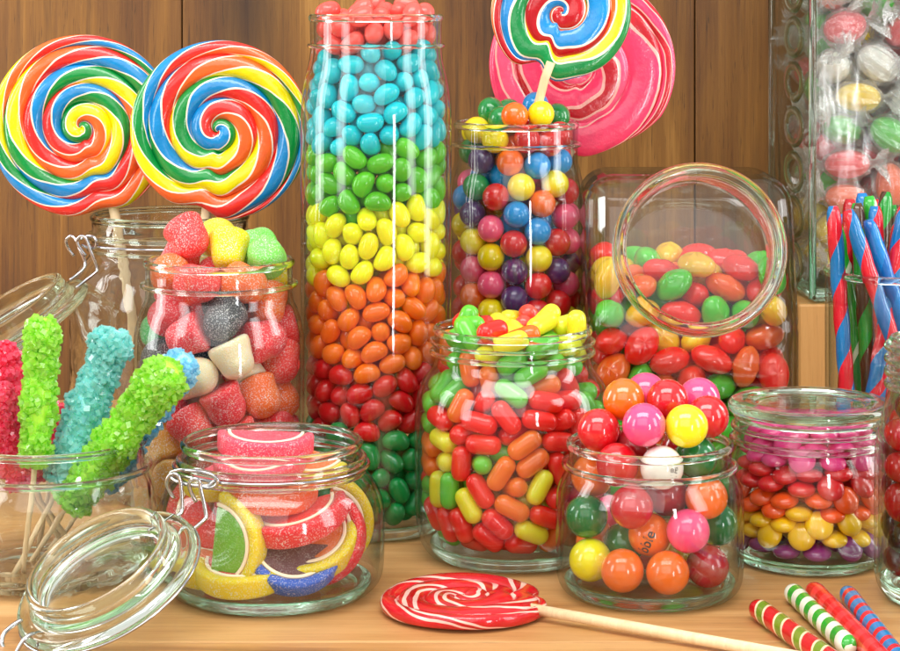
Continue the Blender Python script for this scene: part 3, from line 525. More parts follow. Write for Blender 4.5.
DATA['square'] = [(-594,-534,223,4,-16,98,-9),(-204,-350,230,43,90,-6,-3),(103,-320,242,14,27,-87,38),(594,-534,224,9,98,-16,-5),(-14,-539,224,100,-7,-6,0),
(289,-518,223,31,-3,7,95),(-295,-545,261,72,57,-38,10),(600,-303,242,20,-8,90,38),(282,-128,431,28,-46,83,-11),(380,-325,324,16,-91,11,-38),
(-599,-532,432,14,-15,98,-1),(-70,-521,430,41,-21,24,85),(-336,-507,517,0,-61,-65,-45),(56,-325,478,19,-22,-8,-96),(185,-181,623,41,12,-30,-85),
(310,-338,547,20,19,-69,-67),(597,-338,592,21,-8,84,-50),(-591,-317,546,50,-84,-20,0),(171,-523,428,43,42,79,-11),(420,-535,448,6,-93,-19,-31),
(-362,-544,753,59,69,-12,40),(-645,-226,758,15,69,-46,53),(-153,-495,640,38,-68,-39,50),(47,-14,667,67,0,-39,-63),(428,-331,802,65,-38,61,24),
(70,-499,636,23,-80,-55,9),(319,-530,656,87,42,11,24),(-612,-519,642,9,-92,-36,-14),(600,-550,680,23,13,-84,48),(207,-375,796,75,32,36,45),
(-454,-350,792,76,-19,-44,-43),(-36,-494,826,1,-83,-55,3),(428,-542,880,20,6,94,-28),(614,-147,727,22,-29,41,-84),(-630,-502,856,83,-7,-17,-53),
(-626,-106,951,85,-7,-32,-40),(-7,-243,901,21,0,-93,30),(649,-400,835,19,-68,-51,49),(-411,-540,1018,15,79,-11,58),(-641,407,904,70,12,-3,-71),
(226,-500,990,49,4,10,-87),(415,-318,1126,76,-12,-64,0),(382,-119,833,72,-62,-31,-5),(-587,-356,1004,32,95,-8,1),(-621,160,974,43,-77,-46,-13),
(-608,515,1098,7,36,93,-6),(-100,-300,1123,16,19,94,-24),(226,-200,978,39,-81,43,-7),(634,-308,1134,37,-44,82,2),(-394,-362,1178,0,26,-69,68),
(-372,-219,966,25,-18,9,95),(-208,-488,975,47,47,44,60),(421,-545,1149,25,75,-20,58),(600,-194,945,96,3,11,24),(-619,-547,1104,32,-28,80,43),
(3,-494,1040,60,15,-37,-69),(296,329,1369,32,40,-60,-61),(640,-550,1091,50,-50,-57,-42),(-387,-541,1312,52,-73,-41,-19),(-170,-532,1192,16,11,-2,-98),
(60,-337,1332,19,86,43,20),(303,-164,1324,95,24,-6,-20),(-636,-286,1218,60,19,6,-77),(-168,72,1247,10,-44,79,42),(-629,-10,1153,38,29,-81,-34),
(189,-317,1158,32,-86,-10,-38),(595,-331,1350,97,-16,-10,14),(-221,-352,1351,56,-76,24,23),(-436,-220,1348,5,81,58,-7),(156,-538,1204,20,-1,-98,-5),
(652,-444,1569,64,36,54,41),(544,-93,1274,17,78,51,31),(-622,-498,1342,87,-9,-8,48),(-645,251,1205,37,60,-70,-7),(-636,494,1307,27,75,59,11),
(323,-441,1348,48,-31,51,-64),(68,126,1371,75,47,8,-45),(208,-89,1560,62,53,6,-58),(-648,-236,1446,36,57,-65,-35),(-449,-152,1543,91,-4,-6,-41),
(-173,-154,1265,14,-13,67,-72),(-546,15,1365,7,-6,99,5),(-399,-35,1761,47,10,-61,-63),(613,-145,1499,93,-8,-33,15),(465,201,1401,56,46,59,-36),
(-633,-501,1555,48,-21,35,-77),(-651,58,1558,46,-53,59,-39),(209,-351,1536,59,57,57,-5),(-240,-30,1430,9,3,-10,-99),(441,-332,1524,51,64,-53,-22),
(-632,-217,1658,58,2,-2,81),(-635,310,1684,2,52,-3,85),(-603,256,1421,28,15,-16,93),(-67,-358,1531,94,-33,7,10),(-113,80,1763,6,-96,-9,-27),
(404,-97,1687,77,36,18,-50),(424,-1,1494,79,54,-15,25),(-89,340,1919,6,-79,-61,-3),(-374,-439,1549,13,-40,91,-3),(-442,123,1561,45,74,-35,-37),
(133,-79,1801,77,62,-15,-9),(20,-122,1426,72,54,42,8),(632,29,1696,32,-40,80,-30),(-120,-348,1760,32,-89,6,-32),(-648,535,1558,25,-60,7,76),
(606,-238,1702,43,-84,-33,0),(-389,-305,1736,19,41,88,16),(-630,55,1775,1,57,82,9),(38,-223,1665,45,11,41,79),(-212,-135,1618,28,-80,53,-9),
(645,-399,1842,60,-9,-69,40),(171,499,1890,0,3,100,4),(-647,-438,1818,62,12,78,-5),(69,-265,1907,2,-40,-92,-3),(-457,229,1784,46,-56,40,-56),
(-5,39,1581,79,-50,-21,28),(616,-64,1891,10,-90,41,-4),(292,-291,1734,7,22,20,95),(407,333,1856,96,18,-5,22),(-602,-201,1861,4,-32,-95,-4),
(-598,522,1818,10,96,26,4),(334,58,1900,10,10,-98,-11),(-184,-135,1835,15,4,-96,24),(-285,143,1891,39,51,-70,-30),(128,217,1918,3,-96,-29,-5),
(426,-198,1876,91,14,5,-38),(-623,267,1930,5,85,53,-2),(-334,415,1861,81,-54,22,-6)]
DATA['wrap'] = [(-129,-130,348,51,-2,40,76),(59,523,331,13,-31,-94,-10),(233,-154,352,1,-55,-73,-41),(-72,220,384,35,-81,11,-46),(-24,-522,327,9,32,-94,11),
(-293,-139,674,77,-1,36,53),(457,-564,331,16,2,98,-10),(-504,-134,361,9,-39,-59,70),(-477,210,341,41,86,-30,6),(572,-170,380,47,53,12,70),
(452,168,320,12,4,26,-96),(-471,-522,315,96,6,5,27),(-292,352,597,7,79,59,-17),(-199,-505,620,33,16,-17,-91),(266,251,580,1,-71,63,-31),
(-568,-420,616,68,-19,-24,66),(-442,561,316,100,-6,4,0),(205,-486,563,90,7,16,40),(475,-161,732,89,38,-22,9),(-458,-553,898,10,98,15,-7),
(44,-80,679,60,17,-11,78),(542,-498,669,77,-28,19,55),(24,474,679,56,-26,0,-79),(-86,-178,952,37,-66,65,5),(-572,488,678,53,46,70,11),
(236,-458,874,5,61,78,-10),(574,209,698,22,-71,-23,63),(-62,-561,1019,10,73,7,-68),(-576,45,702,61,37,-66,-25),(259,12,930,53,-11,-8,-83),
(455,567,672,14,5,-93,33),(-467,-260,1033,52,83,-4,20),(-236,174,912,2,-42,87,26),(555,-451,1004,78,5,-10,-62),(258,166,1215,39,-75,-35,39),
(-455,-549,1210,3,14,99,0),(-205,568,909,10,30,29,-90),(266,-450,1189,68,-30,14,-66),(512,-38,1120,20,-89,-22,35),(34,250,1655,1,43,-36,-82),
(-554,452,1046,7,-79,-61,9),(563,-444,1315,10,70,-71,-3),(170,432,969,51,-18,24,-81),(-492,53,1131,57,-73,-34,-16),(571,228,1340,62,27,-73,8),
(532,466,969,85,-8,-9,51),(-84,-282,1281,5,-28,84,-45),(-558,457,1371,3,-74,-65,-17),(240,-254,1471,34,-49,42,-69),(-97,103,1271,47,-39,-6,-79),
(-467,-166,1364,93,32,-16,13),(-465,130,1520,14,14,-95,26),(564,-157,1563,35,-54,-1,77),(464,564,1261,2,-20,10,97),(-60,-572,1474,47,-84,13,23),
(-41,560,1834,1,-100,0,5),(339,82,1632,32,31,80,-39),(51,472,1282,35,65,-68,2),(-490,-507,1518,7,93,35,-9),(-254,100,1776,51,24,40,72),
(-51,-184,1597,45,16,-31,-82),(-466,-206,1690,9,97,-17,12),(-179,499,1546,93,-1,3,37),(150,-543,1796,35,89,-28,11),(487,-93,1992,87,36,28,-19),
(-356,-563,1812,0,-3,-12,-99),(-525,481,1701,0,-87,-45,-18),(466,-553,1612,97,-13,-18,12),(567,469,1633,69,15,42,57),(312,-30,2564,14,-73,-60,30),
(-566,34,1893,39,57,72,3),(200,-224,1840,23,23,-85,42),(55,25,2006,15,2,-62,-77),(-256,-252,2005,36,18,-31,86),(134,576,2227,57,69,-29,34),
(541,-485,1948,22,79,-55,15),(463,236,1948,50,84,-19,5),(92,-204,2270,25,4,89,-38),(-545,465,2018,75,34,-17,-53),(234,-469,2117,14,49,-85,-15),
(447,568,1947,2,8,-31,95),(-182,-571,2114,17,-27,-46,-83),(-93,307,2038,7,-4,68,-73),(491,-526,2322,23,25,21,92),(553,-79,2774,7,79,53,-31),
(-459,112,2192,12,16,23,95),(-232,568,2214,79,26,-53,17),(572,-211,2397,26,-66,-12,-70),(257,213,2246,78,22,35,47),(-564,-471,2082,66,-25,-11,-70),
(-130,168,2334,38,21,8,90),(-474,-537,2441,16,-23,-46,84),(539,505,2258,54,13,-40,73),(-575,-177,2356,3,-69,-7,-72),(-187,463,2626,56,-4,7,-83),
(83,-542,2420,26,90,-28,22),(563,160,2336,63,-4,-65,43),(-262,-235,2364,57,-35,-40,62),(-523,486,2348,80,-39,30,-34),(491,-504,2653,17,-92,36,-6),
(370,560,2612,2,4,-96,-26),(-298,443,2928,55,-43,-44,57),(-547,522,2735,4,-82,36,44),(-168,-463,2648,55,8,12,82),(85,278,2563,28,-65,-16,68),
(-566,-386,2747,32,55,-64,-43),(-476,143,2518,96,16,-13,-21),(460,-547,2964,15,8,14,97),(461,282,2746,17,6,-71,-69),(-376,-542,2970,46,-41,-76,-20),
(136,-12,2885,12,5,-97,-21),(127,-456,2787,27,73,-53,-34),(455,563,2929,5,14,63,77),(-30,-101,2584,47,73,-41,-28),(33,470,2862,71,44,38,41),
(247,-242,3080,5,4,-75,-66),(562,139,3044,71,2,-8,-70),(26,-543,3082,14,-25,-18,94),(-570,141,2830,71,-25,-44,49),(-527,-149,3053,30,-37,75,-46),
(-287,-77,2824,66,-27,-10,69)]
DATA['edge'] = [(-326,-242,257,43,61,-66,-1),(-135,-379,256,26,27,-92,8),(15,6,273,39,-70,-26,-55),(-319,243,256,17,-95,7,24),(-398,16,251,84,-3,18,-51),
(114,-196,246,8,-98,-16,4),(-129,-151,270,9,-51,-35,-78),(-397,-128,430,4,59,79,-16),(-169,-378,474,91,-9,-12,-39),(12,-216,438,37,13,-8,-92),
(-182,-114,498,21,54,-82,-5),(76,-412,532,98,-11,10,11),(-205,66,349,60,-70,36,-9),(-407,104,477,26,-65,-20,-69),(-318,-274,613,65,-71,2,-25),
(13,0,532,50,31,-59,56),(-419,-66,656,11,-63,-14,-76),(-124,-408,710,69,46,-46,31),(-33,-219,644,2,90,-43,-1),(-217,-93,724,3,-57,44,-70),
(-10,-8,766,91,4,4,-41),(-394,145,727,59,43,-68,0),(-298,-296,834,9,-92,38,-5),(-410,-70,893,57,5,9,81),(0,-236,852,6,-66,75,4),
(-394,162,968,51,23,-72,-41),(-314,-279,1047,20,-88,34,-27),(-114,-406,952,4,-36,-79,-49),(-182,-121,948,71,6,-2,70),(-307,286,1141,43,84,26,19),
(11,-229,1069,72,58,25,28),(-200,92,1066,20,1,50,-84),(-413,-50,1105,73,-15,22,-63),(-118,-401,1173,1,16,93,33),(-313,88,1262,14,-63,-75,-10),
(-145,-100,1155,2,37,-93,-7),(-331,-198,1258,39,-61,64,-24),(-4,-224,1286,66,-6,-6,75),(-105,-5,1348,4,-99,9,-10)]
J = {}
J['tall'] = jar('tall_glass_jar', 'tallest clear glass jar, straight sided, packed with rainbow layers of jelly beans', -0.0562, 1.67,
    [(.0500,.0006),(.0545,.0035),(.0568,.012),(.0572,.05),(.0572,.15),(.0572,.25),(.0572,.305),(.0566,.322),(.0545,.338),(.0512,.352),(.0500,.361),(.0498,.370),(.0500,.387)],
    .0502, .387, [(.0506,.3655,.0017)], .0505, .0105)
J['back'] = jar('slim_glass_jar', 'slim glass jar heaped with small rainbow gumballs, beside the tallest jar', .0540, 1.80,
    [(.0490,.0006),(.0540,.004),(.0562,.014),(.0565,.06),(.0565,.16),(.0565,.23),(.0556,.245),(.0528,.260),(.0508,.268),(.0505,.280),(.0507,.2985)],
    .0508, .2985, [(.0520,.2820,.0017)], .0495, .012)
J['mid'] = jar('wide_mouth_glass_jar', 'round shouldered glass jar full of red, orange, green and yellow fruit capsules', .0450, 1.585,
    [(.0545,.0006),(.0610,.004),(.0672,.014),(.0702,.034),(.0706,.06),(.0706,.095),(.0695,.112),(.0660,.124),(.0592,.1335),(.0566,.139),(.0560,.147),(.0562,.163)],
    .0566, .163, [(.0580,.1470,.0020),(.0584,.1545,.0014)], .056, .011)
J['front'] = jar('small_gumball_jar', 'small open glass jar of large gumballs behind the wooden lollipop stick', .1348, 1.485,
    [(.0520,.0006),(.0580,.003),(.0622,.011),(.0632,.03),(.0632,.060),(.0622,.070),(.0590,.078),(.0556,.0845),(.0548,.090),(.0550,.1005)],
    .0554, .1005, [(.0574,.0868,.0022)], .054, .0105)
J['choc'] = jar('lidded_glass_jar', 'low lidded glass jar of chocolate lentils in bands of pink, red, orange, yellow and purple', .2570, 1.571,
    [(.0470,.0006),(.0520,.003),(.0562,.012),(.0572,.03),(.0572,.060),(.0560,.072),(.0535,.080),(.0530,.086),(.0530,.104)],
    .0532, .1042, [(.0545,.0870,.0028),(.0545,.0960,.0018)], .050, .0095)
J['drop'] = jar('gumdrop_jar', 'glass jar piled above its rim with sugared gumdrops, behind the blue rock candy', -.1716, 1.635,
    [(.0490,.0006),(.0560,.003),(.0618,.012),(.0632,.03),(.0632,.10),(.0632,.142),(.0620,.156),(.0586,.169),(.0552,.178),(.0545,.186),(.0547,.205)],
    .0552, .2055, [(.0566,.1890,.0020)], .053, .011)
J['rock'] = jar('rock_candy_jar', 'wide open glass jar at the left edge holding rock candy sticks', -.2790, 1.53,
    [(.0570,.0006),(.0640,.003),(.0725,.013),(.0745,.03),(.0745,.052),(.0730,.063),(.0690,.073),(.0668,.079),(.0664,.086),(.0668,.0945)],
    .0675, .0945, [(.0692,.0760,.0024)], .061, .010, solid=EMPTYGLASS)
J['sour'] = jar('fruit_slice_jar', 'squat glass clip jar of sugared fruit jelly slices, its lid hanging open in front', -.1205, 1.486,
    [(.0600,.0006),(.0670,.003),(.0745,.012),(.0762,.03),(.0762,.050),(.0750,.062),(.0705,.073),(.0640,.080),(.0605,.084),(.0600,.090),(.0604,.101)],
    .0606, .1012, [(.0622,.0905,.0024),(.0625,.0822,.0016)], .064, .010)
J['clip'] = jar('empty_clip_jar', 'large clear clip jar behind the gumdrops, holding only two rainbow lollipop sticks', -.2290, 1.80,
    [(.0640,.0006),(.0710,.004),(.0795,.014),(.0815,.034),(.0815,.10),(.0815,.150),(.0800,.166),(.0750,.180),(.0685,.189),(.0645,.195),(.0635,.203),(.0637,.223)],
    .0640, .2235, [(.0655,.2085,.0024),(.0655,.1975,.0016)], .070, .012, solid=EMPTYGLASS)
J['edge'] = jar('bottle_jar', 'clear glass bottle with a ridged neck at the right edge, filled with deep red candies', .3415, 1.47,
    [(.0460,.0006),(.0520,.003),(.0565,.013),(.0572,.03),(.0572,.085),(.0560,.105),(.0510,.127),(.0470,.140),(.0460,.150),(.0460,.172)],
    .0465, .172, [(.0482,.1680,.0026),(.0482,.1595,.0026),(.0482,.1510,.0026),(.0482,.1425,.0026)], .050, .013, wallmat=CLEAR)

# lid of the lentil jar (a glass disc with a raised ring, closed)
def lid_mesh(Rl, ring_r, ring_h, th=0.0055, dome=0.003):
    """clip jar lid, outer face down, sealing ring pointing up +z"""
    pr = [(0, 0.0), (Rl*0.55, 0.0002), (Rl*0.80, -0.0010), (Rl*0.9, -0.0022), (Rl*0.965, -0.0012), (Rl, 0.0018), (Rl*0.995, 0.0046), (Rl*0.96, 0.0066), (Rl*0.90, 0.0066), (ring_r + .0040, 0.0072),
          (ring_r + .0018, ring_h * 0.8), (ring_r + .0010, ring_h), (ring_r - .0014, ring_h + .0008), (ring_r - .0036, ring_h - .0010), (ring_r - .0042, ring_h * 0.6), (ring_r - .0060, .0078), (ring_r * 0.80, .0056), (ring_r * 0.5, .0050), (0, .0050)]
    return lathe([(max(0, v.x), v.y) for v in curve_smooth(pr, 4)], 128, name='lid')
lm = lathe([(max(0, v.x), v.y) for v in curve_smooth([(0,.1085),(.030,.1082),(.044,.1070),(.050,.1058),(.0560,.1060),(.0580,.1085),(.0578,.1120),(.0560,.1142),(.0520,.1148),(.0440,.1146),(.0400,.1130),(.034,.1118),(0,.1116)], 4)], 128, name='lid')
link('lid', lm, GLASSC, J['choc'])

# tilted lids that hang from their clip jars
def hung_lid(jarobj, centre, n, Rl, ring_r, ring_h):
    me = lid_mesh(Rl, ring_r, ring_h)
    q = Vector(n).normalized().to_track_quat('Z', 'Y')
    o = link('lid', me, GLASSC, jarobj)
    o.matrix_parent_inverse = Matrix.Identity(4)
    o.location = Vector(centre) - jarobj.location; o.rotation_mode = 'QUATERNION'; o.rotation_quaternion = q
    return o
nA = Vector((-.377, -.353, .858)).normalized()
cA = P(109, 583, 1.386); RA = .0615
hung_lid(J['sour'], cA, nA, RA, .0470, .0200)
nB = Vector((-.48, -.16, .86)).normalized()
cB = P(12, 334, 1.742); RB = .070
hung_lid(J['clip'], cB, nB, RB, .0545, .021)

def wire(jarobj, pts, r=.0013, name='wire_clasp', sm=5):
    pts = [Vector(p) - jarobj.location for p in pts]
    return link(name, tube(curve_smooth(pts, sm), r, 10, name), STEEL, jarobj)
def neck_wire(jarobj, Rr, z, r=.0011):
    return link('neck_wire', torus(Rr, r, z, n=96, k=8, name='neck_wire'), STEEL, jarobj)
# fruit slice jar: neck wire, loop plate on the left, two hooks carrying the lid
neck_wire(J['sour'], .0655, .0868, .0013)
Ys = 1.428
def WP(lst, Y): return [P(x, y, Y + dz) for x, y, dz in lst]
wire(J['sour'], WP([(216,480,0),(206,486,0),(184,484,.0),(172,478,.01),(172,472,.012),(184,470,.004),(206,473,-.002),(216,478,-.003),(217,484,-.003),(210,488,-.002),(197,486,0),(188,484,.004)], Ys))
wire(J['sour'], WP([(174,498,.004),(168,488,.002),(167,480,0),(172,474,-.002),(178,476,-.003),(181,486,-.003),(182,508,-.004),(180,514,-.006),(170,520,-.010),(150,531,-.016)], Ys))
wire(J['sour'], WP([(196,502,-.002),(191,492,-.003),(189,484,-.004),(193,479,-.006),(199,481,-.006),(201,490,-.006),(206,514,-.008),(204,520,-.010),(190,532,-.014),(176,543,-.020)], Ys))
# bail at the lower end of that lid
wire(J['sour'], WP([(22,620,0),(12,626,-.004),(4,634,-.008),(2,644,-.010),(6,654,-.012)], 1.372), r=.0014, name='bail')
wire(J['sour'], WP([(46,637,0),(34,634,-.006),(26,638,-.01),(20,646,-.012),(14,658,-.014)], 1.362), r=.0014, name='bail')
# a wire collar that grips the edge of the lid
def edge_wire(jarobj, c, n, Rr, off, r=.0009):
    q = Vector(n).to_track_quat('Z', 'Y')
    o = link('lid_wire', torus(Rr, r, off, n=96, k=8, name='lid_wire'), STEEL, jarobj)
    o.location = Vector(c) - jarobj.location; o.rotation_mode = 'QUATERNION'; o.rotation_quaternion = q
edge_wire(J['sour'], cA, nA, RA + .0006, -.0006)
# big clip jar
neck_wire(J['clip'], .0690, .2030, .0013)
Yc = 1.742
wire(J['clip'], WP([(74,256,.012),(68,248,.012),(66,240,.010),(71,236,.006),(76,240,.004),(80,250,.0),(85,262,0),(84,268,-.002),(78,274,-.006),(70,280,-.008)], Yc))
wire(J['clip'], WP([(86,256,.0),(80,248,0),(77,240,0),(82,236,-.002),(87,240,-.003),(91,252,-.004),(97,268,-.004),(95,273,-.006),(86,280,-.010),(76,288,-.012)], Yc))
wire(J['clip'], WP([(80,239,.006),(88,236,0),(95,238,-.004),(96,246,-.004),(90,248,0),(82,245,.004)], Yc))
wire(J['clip'], WP([(246,243,.01),(252,236,0),(260,240,-.002),(262,250,-.002),(258,258,0)], 1.80))
wire(J['clip'], WP([(250,246,.01),(256,240,.004),(264,236,.002),(267,244,.004),(262,252,.006)], 1.81))

# cookie jar lying open to the front
def rounded_prism(poly, hx, bev, seg=6):
    bm = bmesh.new(); a = [bm.verts.new((-hx, y, z)) for y, z in poly]; b = [bm.verts.new((hx, y, z)) for y, z in poly]
    n = len(poly)
    bm.faces.new(a); bm.faces.new(b[::-1])
    for i in range(n): bm.faces.new((a[i], b[i], b[(i+1) % n], a[(i+1) % n]))
    bmesh.ops.recalc_face_normals(bm, faces=bm.faces)
    bmesh.ops.bevel(bm, geom=bm.edges, offset=bev, segments=seg, affect='EDGES', profile=0.5, clamp_overlap=True)
    me = bpy.data.meshes.new('prism'); bm.to_mesh(me); bm.free()
    for p in me.polygons: p.use_smooth = True
    return me
sq = thing('cookie_jar', 'squarish glass candy jar with a big round mouth facing forwards, full of glossy oval sweets', 'jar', (.1880, 1.765, 0))
J['square'] = sq
poly = [(-.083, .0006), (-.083, .150), (-.046, .262), (.078, .262), (.083, .0006)]
def cut_hole(me, c, n, rad):
    bm = bmesh.new(); bm.from_mesh(me); return me
me1 = rounded_prism(poly, .0822, .024)
me2 = rounded_prism([(-.0795,.006),(-.0795,.1495),(-.0435,.2585),(.0745,.2585),(.0795,.006)], .0787, .021)
def open_mouth(me, origin, axis, rad):
    """cut the round opening where the neck joins the body"""
    bm = bmesh.new(); bm.from_mesh(me); ax = Vector(axis).normalized(); o = Vector(origin)
    bmesh.ops.subdivide_edges(bm, edges=bm.edges, cuts=14, use_grid_fill=True)
    kill = []
    for f in bm.faces:
        d = f.calc_center_median() - o
        if d.dot(ax) > -.045 and (d - ax * d.dot(ax)).length < rad and f.normal.dot(ax) > .3: kill.append(f)
    bmesh.ops.delete(bm, geom=kill, context='FACES'); bm.to_mesh(me); bm.free(); return me
ax = Vector((0, -math.cos(R(15)), math.sin(R(15))))
oc = P(700.5, 248, 1.655) - sq.location
open_mouth(me1, oc, ax, .0585); open_mouth(me2, oc, ax, .0585)
bm = bmesh.new(); bm.from_mesh(me1); bm.from_mesh(me2); me = bpy.data.meshes.new('body'); bm.to_mesh(me); bm.free()
for p in me.polygons: p.use_smooth = True
link('body', me, WALL, sq)
link('base', rounded_prism([(-.077,.0012),(-.077,.0095),(.077,.0095),(.077,.0012)], .076, .004, 3), GLASS, sq)
npf = [(.0585,-.040),(.0590,-.022),(.0605,-.012),(.0625,-.009),(.0650,-.004),(.0655,0),(.0640,.0030),(.0610,.0036),(.0580,.0030),(.0560,.0005),(.0550,-.010),(.0548,-.024),(.0552,-.040)]
o = link('neck', lathe([(v.x, v.y) for v in curve_smooth(npf, 4)], 128, name='neck'), GLASSC, sq)
o.location = oc; o.rotation_mode = 'QUATERNION'; o.rotation_quaternion = ax.to_track_quat('Z', 'Y')
o = link('neck_ring', torus(.0630, .0026, -.0145, n=128, name='neck_ring'), GLASSC, sq)
o.location = oc; o.rotation_mode = 'QUATERNION'; o.rotation_quaternion = ax.to_track_quat('Z', 'Y')

# wooden block under the square jar of wrapped sweets, and that jar
blk = thing('wooden_block', 'plain tan wooden block behind the cup of candy sticks, under the jar of wrapped sweets', 'block', (.42, 2.035, 0))
WZ = EYE - 303 * 1.95 / F
link('block', boxmesh(-.112, .135, -.090, .098, .0004, WZ - .0004, .002), BLOCKWOOD, blk)
wj = thing('square_glass_jar', 'tall square glass jar with round embossed dimples down its side, full of wrapped sweets', 'jar', (.3985, 2.035, WZ))
J['wrap'] = wj; wj.rotation_euler.z = R(4)
def rbox(hx, hy, z0, z1, bev, seg=4): return rounded_prism([(-hy, z0), (-hy, z1), (hy, z1), (hy, z0)], hx, bev, seg)
bm = bmesh.new(); bm.from_mesh(rbox(.0855, .085, .0006, .36, .008)); bm.from_mesh(rbox(.0800, .0795, .012, .352, .007)); me = bpy.data.meshes.new('body'); bm.to_mesh(me); bm.free()
for p in me.polygons: p.use_smooth = True
link('body', me, wall_glass('square_wall_glass', (.99,.998,.994), (.45,.56,.50), 1.5, .8, 30, .13), wj)
link('base', rbox(.0835, .083, .0012, .0115, .004, 3), GLASS, wj)
for k in range(8):
    o = link('dimple', torus(.0120, .0034, 0, .35, n=40, k=10, name='dimple'), GLASS, wj)
    o.location = (-.0862, -.02 + 0*k, .030 + .041 * k); o.rotation_euler = (0, R(90), 0); o.scale = (1.25, 2.6, 1)
for sy in (-1, 1):
    link('corner_edge', tube([(-.0838, sy*.0832, .004), (-.0838, sy*.0832, .18), (-.0838, sy*.0832, .356)], .0034, 12), GLASS, wj)
# clear tumbler for the sticks
J['cup'] = jar('clear_tumbler', 'plain straight clear tumbler crowded with twisted candy sticks at the right edge', .3560, 1.715,
    [(.0500,.0006),(.0560,.002),(.0612,.008),(.0622,.03),(.0628,.10),(.0630,.188)], .0632, .1885, [], .055, .010)

# ------------------------------------------------------------------ candy shapes
def ellipsoid(a, b, c, nu=28, nv=16, fn=None, name='candy'):
    vs = [(0, 0, c)]; fs = []
    for j in range(1, nv):
        ph = PI*j/nv
        for i in range(nu):
            t = 2*PI*i/nu; vs.append((a*math.sin(ph)*math.cos(t), b*math.sin(ph)*math.sin(t), c*math.cos(ph)))
    vs.append((0, 0, -c)); L = len(vs)-1
    for i in range(nu): fs.append((0, 1+i, 1+(i+1) % nu)); fs.append((L, L-nu+(i+1) % nu, L-nu+i))
    for j in range(nv-2):
        for i in range(nu):
            q = 1+j*nu; fs.append((q+i, q+nu+i, q+nu+(i+1) % nu, q+(i+1) % nu))
    if fn: vs = [fn(Vector(v)) for v in vs]
    return mesh(name, vs, fs)
rnd = random.Random(5)
def bean_fn(v):
    x = v.x / .0104
    k = 1 + .10 * x * x + .04 * x
    return Vector((v.x, v.y * k -   .0017 * (x*x - .4), v.z * (1 + .08*x*x)))
def capsule(h, r, nu=24, seg=7):
    pr = [(0, -h)]
    for k in range(1, seg+1):
        a = PI/2*k/seg; pr.append((r*math.sin(a)**0.85, -(h-r) - r*math.cos(a)))
    pr += [(r*1.015, -(h-r)*.4), (r*1.015, (h-r)*.4)]
    for k in range(seg, 0, -1):
        a = PI/2*k/seg; pr.append((r*math.sin(a)**0.85, (h-r) + r*math.cos(a)))
    pr.append((0, h)); me = lathe(pr, nu, name='capsule')
    me.transform(Matrix.Rotation(PI/2, 4, 'Y')); return me
def gumdrop():
    h = (.0155, .0145)
    pr = [(0,-.93),(.5,-.95),(.80,-.95),(.93,-.88),(.985,-.72),(.97,-.40),(.91,0),(.84,.35),(.74,.66),(.60,.86),(.40,.97),(.2,1.0),(0,1.01)]
    p = [(v.x*h[0], v.y*h[1]) for v in curve_smooth(pr, 2)]
    me = lathe([(max(0,a),b) for a,b in p], 32, name='gumdrop')
    r_ = random.Random(3)
    for v in me.vertices:
        v.co.x *= 1 + .05*math.sin(v.co.z*300) ; v.co.y *= 1 - .04*math.sin(v.co.z*260+1)
    return me
def lozenge_fn(v):
    a, b, c = .0168, .0120, .0104
    r = math.hypot(v.x/a, v.y/b); z = v.z / c
    k = 1.0
    flange = math.exp(-(z/.13)**2) * .022
    return Vector((v.x*(1+flange), v.y*(1+flange), v.z*(.96 + .05*math.cos(4*math.atan2(v.y, v.x)))))
def wrapper_mesh(seed):
    r_ = random.Random(seed); vs = []; fs = []; nu = 22
    xs_ = [-.031,-.028,-.024,-.0205,-.0185,-.0160,-.012,-.006,0,.006,.012,.0160,.0185,.0205,.024,.028,.031]
    for j, x in enumerate(xs_):
        ax_ = abs(x)
        if ax_ < .0175: rr = math.sqrt(max(.05, 1-(ax_/.0178)**2)); ry, rz = .0137*rr+.0012, .0118*rr+.0012
        elif ax_ < .0195: ry = rz = .0030
        else: q = (ax_-.0195)/.0115; ry = .003+.0115*q; rz = .0025+.0050*q
        for i in range(nu):
            t = 2*PI*i/nu; jit = 1 + r_.uniform(-.09, .09); pl = 1 + (.32 if ax_ > .0195 else .05)*(-1)**i
            tw = (3 if x > 0 else -3) * max(0, ax_-.0175) * 30
            c_, s_ = math.cos(t)*ry*jit*pl, math.sin(t)*rz*jit*pl
            vs.append((x + r_.uniform(-.0012,.0012), c_*math.cos(tw)-s_*math.sin(tw), c_*math.sin(tw)+s_*math.cos(tw)))
    for j in range(len(xs_)-1):
        for i in range(nu):
            a = j*nu+i; b = j*nu+(i+1)%nu; c_ = b+nu; d = a+nu
            fs += [(a,b,c_),(a,c_,d)]
    return mesh('wrapper', [(x*1.2, y*1.2, z*1.2) for x, y, z in vs], fs, smooth=False)

